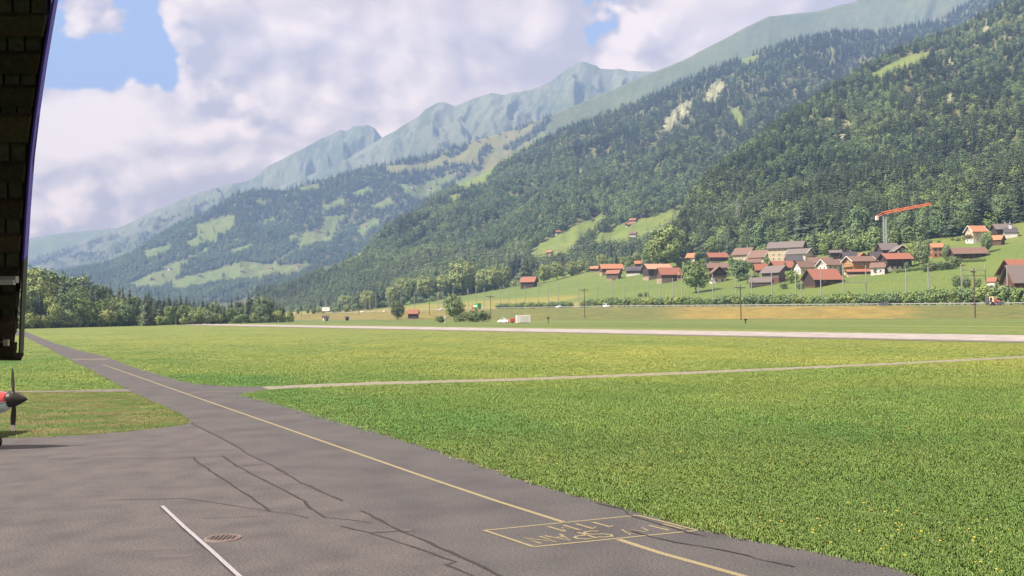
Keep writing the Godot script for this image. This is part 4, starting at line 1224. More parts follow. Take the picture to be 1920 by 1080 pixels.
func make_trees() -> void:
	# the wood across the end of the runway
	var cx := [40.0, 54.0, 72.0, 92.0, 116.0, 133.0, 162.0, 187.0, 206.0, 230.0, 257.0, 285.0, 325.0, 352.0, 393.0, 423.0, 444.0, 469.0, 496.0, 520.0, 545.0]
	var cy := [498.0, 500.0, 495.0, 508.0, 509.0, 505.0, 512.0, 521.0, 531.0, 527.0, 540.0, 542.0, 546.0, 550.0, 555.0, 557.0, 550.0, 548.0, 544.0, 559.0, 577.0]
	var x := -140.0
	while x < 550.0:
		var base := lerp_table(x, [-140.0, 50.0, 300.0, 500.0, 560.0], [620.0, 616.5, 610.0, 605.5, 603.5])
		var front := on_flat(x, base)
		for row in 3:
			var xx := x + rng.randf_range(-6, 6)
			var p := front + Vector3(front.x, 0, front.z).normalized() * (16.0 + row * 22.0 + rng.randf_range(-5, 8))
			var q := pix(p)
			p += cam_r * ((xx - q.x) * -p.z / F); p.y = 0
			var crest := lerp_table(xx, cx, cy)
			var d := (p - Vector3(0, EYE, 0)).dot(cam_f)
			var up: float = [0.68, 0.86, 1.0][row] * rng.randf_range(0.86, 1.04)
			var h := clampf((pix(p).y - crest) * d / F * up, 7.0, 38.0)
			var leaf: bool = rng.randf() < ([0.5, 0.3, 0.5][row] if xx < 190.0 else [0.42, 0.18, 0.06][row])
			if leaf: tree("leafy", p, h, rng.randf_range(0.75, 1.05), "leafy tree in the wood across the end of the runway", "leafy trees of the wood at the runway end", [1, 1, 2, 3, 5][rng.randi() % 5])
			else: tree("spruce", p, h, rng.randf_range(0.95, 1.45), "dark spruce in the wood across the end of the runway", "spruces of the wood at the runway end")
		if rng.randf() < 0.85:
			var p2 := front + Vector3(front.x, 0, front.z).normalized() * rng.randf_range(3, 9)
			tree("shrub", p2, rng.randf_range(5.0, 10.0) if x < 260 else rng.randf_range(4.0, 8.5), rng.randf_range(0.8, 1.1), "bushy willow shrub at the foot of the wood by the runway end", "shrubs along the foot of the wood", [2, 4, 5, 1][rng.randi() % 4])
		x += 11.0
	tree_px("leafy", 102, 615, 565, 0.9, "yellow green young tree standing out before the dark wood", "", 4)
	tree_px("leafy", 240, 611.5, 566, 1.0, "dense dark round tree standing out before the wood", "", 3)
	tree_px("spruce", 276, 611, 556, 1.7, "broad spruce with sweeping branches standing before the wood", "", 2)
	# wood along the railway, left of the hamlet
	cx = [545.0, 600.0, 640.0, 680.0, 720.0, 760.0, 800.0, 830.0, 860.0, 900.0, 940.0, 970.0, 1000.0, 1030.0, 1070.0, 1110.0, 1150.0, 1200.0]
	cy = [578.0, 562.0, 548.0, 537.0, 523.0, 514.0, 506.0, 500.0, 490.0, 487.0, 486.0, 474.0, 473.0, 492.0, 492.0, 490.0, 470.0, 462.0]
	x = 560.0
	while x < 1210.0:
		for row in 2:
			var xx := x + rng.randf_range(-5, 5)
			var base := lerp_table(xx, [560.0, 640.0, 720.0, 800.0, 860.0, 960.0, 1100.0, 1210.0], [590.0, 586.0, 576.0, 566.0, 552.0, 536.0, 507.0, 496.0]) - row * 6.0
			if xx > 965.0 and xx < 1018.0 and row == 0: continue
			var crest := lerp_table(xx, cx, cy) + rng.randf_range(-9, 7) + (1 - row) * 8.0
			if rng.randf() < 0.5: tree_px("spruce", xx, base, minf(crest, base - 16), rng.randf_range(1.0, 1.5), "dark spruce in the wood between railway and hamlet", "spruces of the wood by the railway")
			else: tree_px("leafy", xx, base, minf(crest + 8.0, base - 13), rng.randf_range(0.8, 1.1), "leafy tree in the wood between railway and hamlet", "leafy trees of the wood by the railway")
		x += 13.0
	for i in 9: tree_px("shrub", 600 + i * 17 + rng.randf_range(-5, 5), 585 - i * 1.2, 573 - i * 1.6, 1.1, "low shrub on the railway bank before the wood", "shrubs on the railway bank")
	for i in 34: tree_px("shrub", 590 + i * 15.5 + rng.randf_range(-5, 5), lerp_table(590.0 + i * 15.5, [560.0, 640.0, 720.0, 800.0, 860.0, 960.0, 1110.0], [590.0, 586.5, 577.0, 567.5, 554.0, 538.0, 509.0]), lerp_table(590.0 + i * 15.5, [560.0, 640.0, 720.0, 800.0, 860.0, 960.0, 1110.0], [580.0, 573.0, 562.0, 551.0, 538.0, 523.0, 496.0]) + rng.randf_range(-3, 4), rng.randf_range(0.8, 1.1), "bushy shrub at the foot of the wood between railway and hamlet", "shrubs at the foot of the railway wood")
	tree_px("leafy", 868, 554, 486, 1.2, "broad pale green tree at the edge of the railway wood", "", 4)
	tree_px("spruce", 985, 537, 469, 1.5, "tall broad spruce above the lone barn", "", 2)
	for e in [[648, 584, 550], [690, 581, 540], [735, 576, 535], [774, 569, 520], [800, 566, 516], [830, 560, 510], [905, 548, 500], [928, 544, 500], [1020, 531, 494], [1045, 525, 490], [1072, 518, 486], [1092, 512, 484], [1130, 505, 474]]: tree_px("leafy", e[0], e[1], e[2], rng.randf_range(1.0, 1.25), "light green round tree at the edge of the railway wood", "light green trees at the wood edge", 4)
	# single trees on the flat between runway and road
	tree_px("leafy", 746, 599, 561, 1.15, "round dark tree beside the brown roofed field shed", "", 0)
	tree_px("leafy", 852, 603, 548, 1.0, "airy tree with light trunk among bushes beyond the runway", "", 5)
	for e in [[826, 605, 590], [862, 604, 588], [880, 604, 582], [905, 604, 580], [893, 604, 577]]: tree_px("shrub", e[0], e[1], e[2], 1.25, "dark bush below the airy tree beyond the runway", "bushes below the airy tree", 0)
	# the hamlet
	tree_px("leafy", 1246, 509, 419, 1.2, "huge old lime tree towering behind the farm", "", 2)
	tree_px("leafy", 1305, 549, 487, 1.2, "big round tree alone on the meadow casting a shadow", "", 1)
	tree_px("leafy", 1388, 527, 482, 1.25, "fresh green round tree in front of the village houses", "", 3)
	tree_px("spruce", 1527, 479, 431, 1.9, "single broad spruce beside the white house", "", 2)
	for e in [[1412, 530, 510, 1.3], [1485, 531, 503, 1.0], [1362, 519, 505, 1.2], [1440, 494, 480, 1.2], [1467, 489, 470, 0.8], [1320, 497, 482, 1.1], [1500, 542, 528, 1.2], [1470, 542, 528, 1.2]]: tree_px("shrub", e[0], e[1], e[2], e[3], "garden shrub between the village houses", "garden shrubs of the village")
	for e in [[1715, 497, 450, 0.75, 2], [1731, 499, 449, 0.8, 5], [1724, 495, 456, 0.8, 0]]: tree_px("leafy", e[0], e[1], e[2], e[3], "tall garden tree in the dense group right of the red brown chalet", "tall garden trees in a group", e[4])
	for e in [[1745, 508, 489], [1762, 507, 488], [1778, 505, 484], [1735, 510, 494], [1790, 500, 478]]: tree_px("shrub", e[0], e[1], e[2], 1.2, "dark clipped bush in the row below the garden trees", "bushes below the garden trees", 0)
	tree_px("leafy", 1775, 489, 455, 0.7, "slender garden tree before the long dark brown chalet", "", 5)
	tree_px("leafy", 1850, 474, 432, 0.85, "slim light tree alone on the upper meadow", "", 5)
	for e in [[1795, 542, 514, 1.1], [1812, 543, 517, 1.0], [1868, 526, 512, 1.0], [1832, 544, 520, 0.9]]: tree_px("leafy", e[0], e[1], e[2], e[3], "low fruit tree in the orchard beside the railway gantry", "orchard trees by the gantry", 5)
	for e in [[1760, 455, 448], [1742, 459, 447], [1786, 452, 444], [1796, 452, 442], [1810, 450, 440]]: tree_px("shrub", e[0], e[1], e[2], 1.2, "small shrub on the upper meadow before the forest", "shrubs on the upper meadow")
	# greenery between the houses
	for e in [[1310, 491], [1326, 505], [1372, 501], [1386, 478], [1406, 506], [1456, 484], [1472, 512], [1531, 501], [1546, 479], [1576, 521], [1596, 501], [1642, 516], [1661, 513], [1701, 487], [1721, 481], [1566, 506], [1640, 480], [1290, 500], [1274, 503], [1176, 508], [1182, 500], [1104, 510], [1086, 513], [1224, 494], [1212, 503], [1360, 478], [1500, 480], [1700, 506]]:
		if rng.randf() < 0.3: tree_px("spruce", e[0], e[1], e[1] - rng.randf_range(18, 32), rng.randf_range(1.0, 1.5), "small garden spruce between the village houses", "garden spruces of the village")
		else: tree_px("leafy", e[0], e[1], e[1] - rng.randf_range(14, 26), rng.randf_range(0.9, 1.2), "leafy garden tree between the village houses", "garden trees of the village", [1, 2, 3, 5][rng.randi() % 4])
	# forest edge behind the village
	x = 1215.0
	while x < 2080.0:
		var base := lerp_table(x, [1215.0, 1290.0, 1400.0, 1480.0, 1549.0, 1600.0, 1690.0, 1760.0, 1800.0, 1860.0, 1920.0, 2080.0], [500.0, 488.0, 478.0, 470.0, 465.0, 461.0, 453.0, 446.0, 441.0, 426.0, 414.0, 385.0])
		for row in 3:
			var hpx := rng.randf_range(52, 78) * (0.75 if x < 1400 else 1.15 if x > 1475 and x < 1640 else 1.0)
			var con := rng.randf() < (0.85 if x > 1470.0 and x < 1640.0 else 0.45)
			var xx := x + rng.randf_range(-6, 6)
			if con: tree_px("spruce", xx, base - row * 4, base - hpx - 8, rng.randf_range(1.1, 1.6), "tall spruce at the forest edge above the village", "spruces at the forest edge above the village", [0, 0, 3][rng.randi() % 3])
			else: tree_px("leafy", xx, base - row * 4, base - hpx + 6, rng.randf_range(0.8, 1.05), "leafy tree at the forest edge above the village", "leafy trees at the forest edge above the village", [0, 0, 3, 3, 1][rng.randi() % 5])
		x += 15.0
	# hedge along the road
	x = 935.0
	while x < 1990.0:
		var p := at_n(x, rng.randf_range(308.0, 312.0))
		var d := (p - Vector3(0, EYE, 0)).dot(cam_f)
		var h := rng.randf_range(4.6, 6.4) * (1.0 if x > 1100 else 0.8) * (1.2 if x > 1730 else 1.0)
		if not (x > 1075 and x < 1092): tree("shrub", p, h, rng.randf_range(1.0, 1.25), "leafy hedge bush in the long row along the road", "hedge bushes along the road", [1, 3, 1, 2, 3][rng.randi() % 5])
		x += h * 0.55 * F / d
	for e in [[1200, 557, 547], [1212, 557, 546]]: tree_px("shrub", e[0], e[1], e[2], 1.0, "small dark bush alone on the meadow behind the hedge", "pair of bushes on the meadow", 0)
	for i in 26: tree_px("shrub", 1682 + i * 4.2, 512 - i * 0.5, 506.5 - i * 0.55, 1.0, "clipped low hedge bush above the meadow by the chalets", "clipped hedge by the chalets", 1)
	for i in 12: tree_px("shrub", 1806 + i * 3.6, 492 - i * 0.15, 485 - i * 0.2, 0.8, "clipped hedge bush before the long dark brown chalet", "hedge before the long chalet", 1)

# ---------------------------------------------------------------- poles, masts, crane
func pole_t(x: float, n: float, topy: float, label: String) -> void:
	var p := at_n(x, n)
	var d := (p - Vector3(0, EYE, 0)).dot(cam_f)
	var h := (pix(p).y - topy) * d / F
	var t := thing("power_pole", label, "pole", p, atan2(run_n.x, run_n.z) + PI * 0.5 + 0.5, "wooden power poles beyond the runway")
	var st := start(); tube(st, Vector3(0, -0.6, 0), Vector3(0, h, 0), 0.2, 0.14, 8); part("pole", done(st), M.pole, t)
	st = start(); box(st, Vector3(0, h - 0.9, 0.16), Vector3(8.6 if n < 230 else 7.0, 0.24, 0.16)); part("crossarm", done(st), M.pole, t)
	for s in [-1, 1]:
		st = start(); tube(st, Vector3(0, h - 2.0, 0.1), Vector3(s * 1.6, h - 0.95, 0.16), 0.06, 0.06, 5); part("brace", done(st), M.pole, t)
	for k in [-3.6, -1.8, 0.0, 1.8, 3.6]:
		st = start(); lathe(st, [Vector2(0.001, 0.0), Vector2(0.1, 0.02), Vector2(0.12, 0.2), Vector2(0.06, 0.34), Vector2(0.001, 0.36)], Basis.IDENTITY, Vector3(k * 0.8, h - 0.78 if k != 0.0 else h, 0.16 if k != 0.0 else 0.0), 6); part("insulator", done(st), M.insulator, t)

func mast(x: float, topy: float, n := 318.0) -> Vector3:
	var p := at_n(x, n)
	var d := (p - Vector3(0, EYE, 0)).dot(cam_f)
	var h := clampf((pix(p).y - topy) * d / F, 6.0, 16.0)
	var t := thing("railway_mast", "slim grey catenary mast of the railway behind the hedge", "mast", p, atan2(run_n.x, run_n.z), "catenary masts along the railway")
	var st := start(); tube(st, Vector3(0, -0.5, 0), Vector3(0, h, 0), 0.26, 0.2, 7); part("mast", done(st), M.steel, t)
	st = start(); tube(st, Vector3(0, h * 0.78, 0), Vector3(0, h * 0.7, 3.0), 0.05, 0.05, 5); tube(st, Vector3(0, h * 0.6, 0), Vector3(0, h * 0.7, 3.0), 0.04, 0.04, 5); part("cantilever", done(st), M.steel, t)
	return p + Vector3(0, h, 0)

func gantry(x0: float, x1: float, topy: float, beams: Array, label: String) -> void:
	var a := at_n(x0, 318.0)
	var b := at_n(x1, 330.0)
	var d := (a - Vector3(0, EYE, 0)).dot(cam_f)
	var h := (pix(a).y - topy) * d / F
	var t := thing("railway_gantry", label, "gantry", a, 0.0, "portal gantries over the railway")
	for q in [Vector3.ZERO, b - a]:
		var st := start(); tube(st, q + Vector3(0, -0.5, 0), Vector3(q.x, h, q.z), 0.26, 0.19, 7); part("mast", done(st), M.steel, t)
	for e in beams:
		var y: float = (pix(a).y - e) * d / F
		var st := start(); tube(st, Vector3(0, y, 0), Vector3(b.x - a.x, y, b.z - a.z), 0.16, 0.16, 6); part("beam", done(st), M.steel, t)
		for k in 4:
			var c := Vector3(b.x - a.x, 0, b.z - a.z) * (0.15 + 0.23 * k) + Vector3(0, y + 0.15, 0)
			st = start(); tube(st, c, c + Vector3(0, 0.7, 0), 0.1, 0.06, 6); part("insulator", done(st), M.insulator, t)

func pylon(x: float, base: Vector3, h: float, label: String) -> Node3D:
	var t := thing("lattice_pylon", label, "pylon", base, 0.5, "lattice pylons of the high line")
	for s in [[-1, -1], [1, -1], [1, 1], [-1, 1]]:
		var st := start(); tube(st, Vector3(s[0] * h * 0.09, -1.0, s[1] * h * 0.09), Vector3(s[0] * 0.3, h, s[1] * 0.3), 0.16, 0.12, 4); part("leg", done(st), M.steel, t)
	var st2 := start()
	for k in 7:
		var y0 := h * k / 7.0
		var y1 := h * (k + 1) / 7.0
		var w0 := lerpf(h * 0.09, 0.3, k / 7.0)
		var w1 := lerpf(h * 0.09, 0.3, (k + 1) / 7.0)
		for q in [-1, 1]:
			tube(st2, Vector3(-w0, y0, q * w0), Vector3(w1, y1, q * w1), 0.08, 0.08, 3); tube(st2, Vector3(w0, y0, q * w0), Vector3(-w1, y1, q * w1), 0.08, 0.08, 3)
			tube(st2, Vector3(q * w0, y0, -w0), Vector3(q * w1, y1, w1), 0.08, 0.08, 3)
	part("bracing", done(st2), M.steel, t)
	for k in 2:
		var st := start(); box(st, Vector3(0, h * (0.78 + 0.14 * k), 0), Vector3(h * (0.36 - 0.1 * k), 0.3, 0.3)); part("crossarm", done(st), M.steel, t)
	return t

func cable(a: Vector3, b: Vector3, sag: float, r: float, label: String, group: String) -> void:
	var st := start()
	var k := 16
	for i in k:
		var p := a.lerp(b, float(i) / k) - Vector3(0, sag * 4.0 * (float(i) / k) * (1.0 - float(i) / k), 0)
		var u := float(i + 1) / k
		var q := a.lerp(b, u) - Vector3(0, sag * 4.0 * u * (1.0 - u), 0)
		tube(st, p, q, r, r, 3)
	var o := top("power_cable", done(st), M.steel)
	tag(o, label, "cable", group)

func make_utilities() -> void:
	pole_t(1828, 238.0, 503, "tallest wooden power pole with a wide crossarm before the orchard gantry")
	pole_t(1389, 215.0, 534, "wooden power pole with crossarm beside a small black marker post")
	pole_t(1096, 245.0, 540, "wooden power pole with crossarm beside the sloping field track")
	pole_t(920, 232.0, 553, "wooden power pole right of the dark bushes")
	pole_t(805, 262.0, 542, "wooden power pole between the field shed and the airy tree")
	pole_t(673, 272.0, 549, "wooden power pole at the foot of the railway bank")
	pole_t(565, 262.0, 554, "wooden power pole near the far runway end")
	pole_t(504, 205.0, 563, "wooden power pole standing before the wood at the runway end")
	for e in [[579, 562], [610, 560], [640, 556], [660, 552], [685, 558], [693, 550], [729, 546], [777, 545], [822, 545], [831, 539], [878, 539], [893, 536], [938, 536], [967, 535], [1009, 532], [1047, 530], [1085, 531], [1149, 526], [1189, 525], [1238, 526], [1279, 518], [1310, 533], [1337, 513], [1380, 513], [1448, 508], [1493, 507], [1503, 525], [595, 566], [628, 560], [705, 552], [752, 549], [850, 541], [908, 540], [955, 538], [985, 536], [1028, 534], [1120, 529], [1170, 527], [1215, 526], [1262, 521], [1410, 512], [1540, 508], [1700, 503], [1742, 500], [1890, 497]]:
		mast(e[0], e[1], 318.0 if rng.randf() < 0.7 else 326.0)
	gantry(1582, 1625, 497, [530], "portal gantry of two grey masts and a low beam below the honey yellow chalet")
	gantry(1804, 1849, 495, [506, 517], "double beamed portal gantry beside the orchard trees")
	var b1 := on_loft("wooded_hill", 1383, 424)
	pylon(1383, b1, 24.0, "pale lattice pylon rising from the forest above the cream houses")
	var b2 := on_loft("wooded_mountain", 865, 505)
	pylon(865, b2, 26.0, "lattice pylon above the wood left of the tall spruce")
	var b3 := on_loft("foothills", 513, 560)
	pylon(513, b3, 34.0, "lattice pylon far off over the wood at the runway end")
	var ends := [at_depth(2150, 250, 760.0), at_depth(2150, 268, 765.0)]
	for i in 2: cable(b1 + Vector3(0, 19.0 + 3.4 * i, 0), ends[i], 6.0, 0.05, "thin high voltage cable crossing the wooded hill to the right", "cables over the wooded hill")
	for i in 2: cable(b1 + Vector3(0, 19.0 + 3.4 * i, 0), b2 + Vector3(0, 20.0 + 3.4 * i, 0), 14.0, 0.07, "thin high voltage cable between two lattice pylons", "cables between the pylons")
	for i in 2: cable(b2 + Vector3(0, 20.0 + 3.4 * i, 0), b3 + Vector3(0, 26.0 + 4.0 * i, 0), 20.0, 0.12, "thin high voltage cable running off up the valley", "cables up the valley")
	# tower crane
	var p := hit(1660, 474)
	var d := (p - Vector3(0, EYE, 0)).dot(cam_f)
	var h := (pix(p).y - 404.0) * d / F
	var t := thing("tower_crane", "tower crane with orange red lattice jib above the village roofs", "crane", p)
	var st := start()
	var w := 0.75
	for s in [[-1, -1], [1, -1], [1, 1], [-1, 1]]: tube(st, Vector3(s[0] * w, -1, s[1] * w), Vector3(s[0] * w, h, s[1] * w), 0.13, 0.13, 4)
	var n := int(h / 1.6)
	for k in n:
		var y0 := h * k / n
		var y1 := h * (k + 1) / n
		for s in [-1, 1]:
			tube(st, Vector3(-w if k % 2 else w, y0, s * w), Vector3(w if k % 2 else -w, y1, s * w), 0.07, 0.07, 3)
			tube(st, Vector3(s * w, y0, -w if k % 2 else w), Vector3(s * w, y1, w if k % 2 else -w), 0.07, 0.07, 3)
	part("mast", done(st), M.crane_mast, t)
	st = start(); box(st, Vector3(0, h + 0.3, 0), Vector3(2.0, 1.0, 2.0)); part("slewing_ring", done(st), M.roof_slate, t)
	var tip := at_depth(1746, 384, d - 6.0) - p
	var root := Vector3(0, h + 0.9, 0)
	st = start()
	var ax := (tip - root)
	var side := ax.cross(Vector3.UP).normalized() * 0.75
	var upv := side.cross(ax).normalized() * 1.5
	var steps := 20
	for c in [side, -side]: tube(st, root + c, tip + c, 0.15, 0.14, 4)
	tube(st, root + upv, tip + upv * 0.8, 0.15, 0.14, 4)
	for k in steps:
		var a0 := root + ax * (float(k) / steps)
		var a1 := root + ax * (float(k + 0.5) / steps)
		var a2 := root + ax * (float(k + 1) / steps)
		for c in [side, -side]:
			tube(st, a0 + c, a1 + upv, 0.09, 0.09, 3); tube(st, a1 + upv, a2 + c, 0.09, 0.09, 3)
		tube(st, a0 + side, a0 - side, 0.08, 0.08, 3); tube(st, a0 + side, a2 - side, 0.07, 0.07, 3)
	part("jib", done(st), M.crane_red, t)
	st = start()
	var bk := at_depth(1643, 408, d + 1.5) - p
	for c in [side, -side]: tube(st, root + c, bk + c, 0.16, 0.16, 4)
	tube(st, root + upv, bk + upv * 0.6, 0.13, 0.13, 4)
	for k in 5: tube(st, root.lerp(bk, k / 5.0) + side, root.lerp(bk, (k + 1) / 5.0) - side, 0.08, 0.08, 3)
	part("counter_jib", done(st), M.crane_red, t)
	st = start(); box(st, bk + Vector3(0.4, -0.3, 0), Vector3(1.5, 2.6, 2.0)); part("counterweight", done(st), M.ballast, t)
	st = start(); var hk := root.lerp(tip, 0.62); tube(st, hk, hk - Vector3(0, 3.0, 0), 0.04, 0.04, 3); box(st, hk - Vector3(0, 3.2, 0), Vector3(0.5, 0.6, 0.3)); part("hook_block", done(st), M.roof_slate, t)
	# little marker posts on the field
	for e in [[1398, 601, 607, "small black marker post on the mown strip beyond the runway", M.tyre], [1028, 597, 607, "brown wooden marker post on the grass right of the white container", M.pole], [834, 594, 606, "red and white marker post before the dark bushes", M.ballast]]:
		var g := on_flat(e[0], e[2])
		var hh: float = (e[2] - e[1]) * -g.z / F + 0.4
		var mk := thing("marker_post", e[3], "post", g)
		st = start(); box(st, Vector3(0, hh * 0.5, 0), Vector3(0.22, hh, 0.22)); part("post", done(st), e[4], mk)
		st = start(); box(st, Vector3(0, hh * 0.85, 0.03), Vector3(0.75, hh * 0.3, 0.3)); part("board", done(st), e[4], mk)
	# posts of the field fence at the village foot
	for i in 34:
		var q := hit(1590 + i * 7.5, 529 - i * 0.15 + (2.0 if i % 2 else 0.0))
		var fp := thing("fence_post", "weathered wooden fence post in the pasture fence above the hedge", "post", q, 0.0, "pasture fence posts")
		st = start(); tube(st, Vector3(0, -0.3, 0), Vector3(0, 1.1, 0), 0.07, 0.06, 5); part("stake", done(st), M.pole, fp)

# ---------------------------------------------------------------- vehicles
func side_mesh(outline: Array, w: float, inset := 0.0) -> ArrayMesh:       # outline in (x, y), drawn out across z with a narrower top
	var st := start()
	var lo := 1e9
	var hi := -1e9
	for p in outline: lo = minf(lo, p[1]); hi = maxf(hi, p[1])
	var k := outline.size()
	var va := []
	var vb := []
	for p in outline:
		var z: float = w * 0.5 - inset * (p[1] - lo) / (hi - lo)
		va.append(Vector3(p[0], p[1], z)); vb.append(Vector3(p[0], p[1], -z))
	for i in k: quad(st, va[i], vb[i], vb[(i + 1) % k], va[(i + 1) % k])
	var poly := PackedVector2Array()
	for p in outline: poly.append(Vector2(p[0], p[1]))
	var idx := Geometry2D.triangulate_polygon(poly)
	for i in range(0, idx.size(), 3):
		tri(st, va[idx[i]], va[idx[i + 1]], va[idx[i + 2]]); tri(st, vb[idx[i]], vb[idx[i + 2]], vb[idx[i + 1]])
	return done(st)

func wheel(t: Node3D, at: Vector3, r: float, w: float) -> void:
	var ax := Basis(Vector3.RIGHT, PI / 2)
	var st := start(); lathe(st, [Vector2(r * 0.55, -w * 0.5), Vector2(r * 0.95, -w * 0.5), Vector2(r, -w * 0.3), Vector2(r, w * 0.3), Vector2(r * 0.95, w * 0.5), Vector2(r * 0.55, w * 0.5)], ax, Vector3.ZERO, 14)
	var o := part("wheel", done(st), M.tyre, t, at)
	st = start(); lathe(st, [Vector2(0.001, -w * 0.4), Vector2(r * 0.56, -w * 0.42), Vector2(r * 0.56, w * 0.42), Vector2(0.001, w * 0.4)], ax, Vector3.ZERO, 10)
	part("rim", done(st), M.rim, o)

func car(label: String, p: Vector3, turn: float, paint: Material, kind := "car") -> Node3D:
	var t := thing("van" if kind == "van" else "pickup_truck" if kind == "pickup" else "car", label, "van" if kind == "van" else "pickup" if kind == "pickup" else "car", p, turn)
	var hi := 1.0 if kind == "car" else 1.15
	part("body", side_mesh([[-2.15, 0.3], [-2.2, 0.75], [-2.1, 0.95 * hi], [1.0, 0.98 * hi], [2.05, 0.82], [2.18, 0.6], [2.12, 0.3]], 1.76, 0.08), paint, t)
	var cab := [[-1.95, 0.9], [-1.6, 1.42], [0.15, 1.46], [1.0, 0.96]]
	if kind == "van": cab = [[-2.1, 0.9], [-2.08, 2.0], [0.7, 2.02], [1.5, 1.05]]
	if kind == "pickup": cab = [[-0.5, 1.0], [-0.4, 1.75], [0.6, 1.78], [1.25, 1.1]]
	part("cabin", side_mesh(cab, 1.66, 0.16), paint, t)
	for s in [-1, 1]:
		var glass := []
		var cx := 0.0
		var cy := 0.0
		for c in cab: cx += c[0] / cab.size(); cy += c[1] / cab.size()
		for c in cab: glass.append([cx + (c[0] - cx) * 0.8, cy + 0.04 + (c[1] - cy) * 0.66])
		var g := part("side_window", side_mesh(glass, 0.03), M.glass, t, Vector3(0, 0, s * 0.8)); g.scale = Vector3(1, 1, 1)
		for x in [-1.35, 1.35]: wheel(t, Vector3(x, 0.33, s * 0.78), 0.33, 0.22)
		part("headlight", box_mesh(Vector3(0.08, 0.15, 0.35)), M.lamp_white, t, Vector3(2.13, 0.68, s * 0.6))
		part("tail_light", box_mesh(Vector3(0.08, 0.18, 0.25)), M.lamp_red, t, Vector3(-2.18, 0.75, s * 0.65))
	var fr := start()
	var a: Array = cab[2]
	var b: Array = cab[3]
	quad(fr, Vector3(a[0] + 0.06, a[1] - 0.06, 0.62), Vector3(a[0] + 0.06, a[1] - 0.06, -0.62), Vector3(b[0] - 0.02, b[1] + 0.12, -0.7), Vector3(b[0] - 0.02, b[1] + 0.12, 0.7))
	var ws := part("windscreen", done(fr), M.glass, t); ws.position.x = 0.03
	return t

func on_road(x: float, lane := 295.0) -> Vector3:
	var p := at_n(x, lane)
	p.y = gns(296.0, p.dot(run_u)) + 0.06
	return p

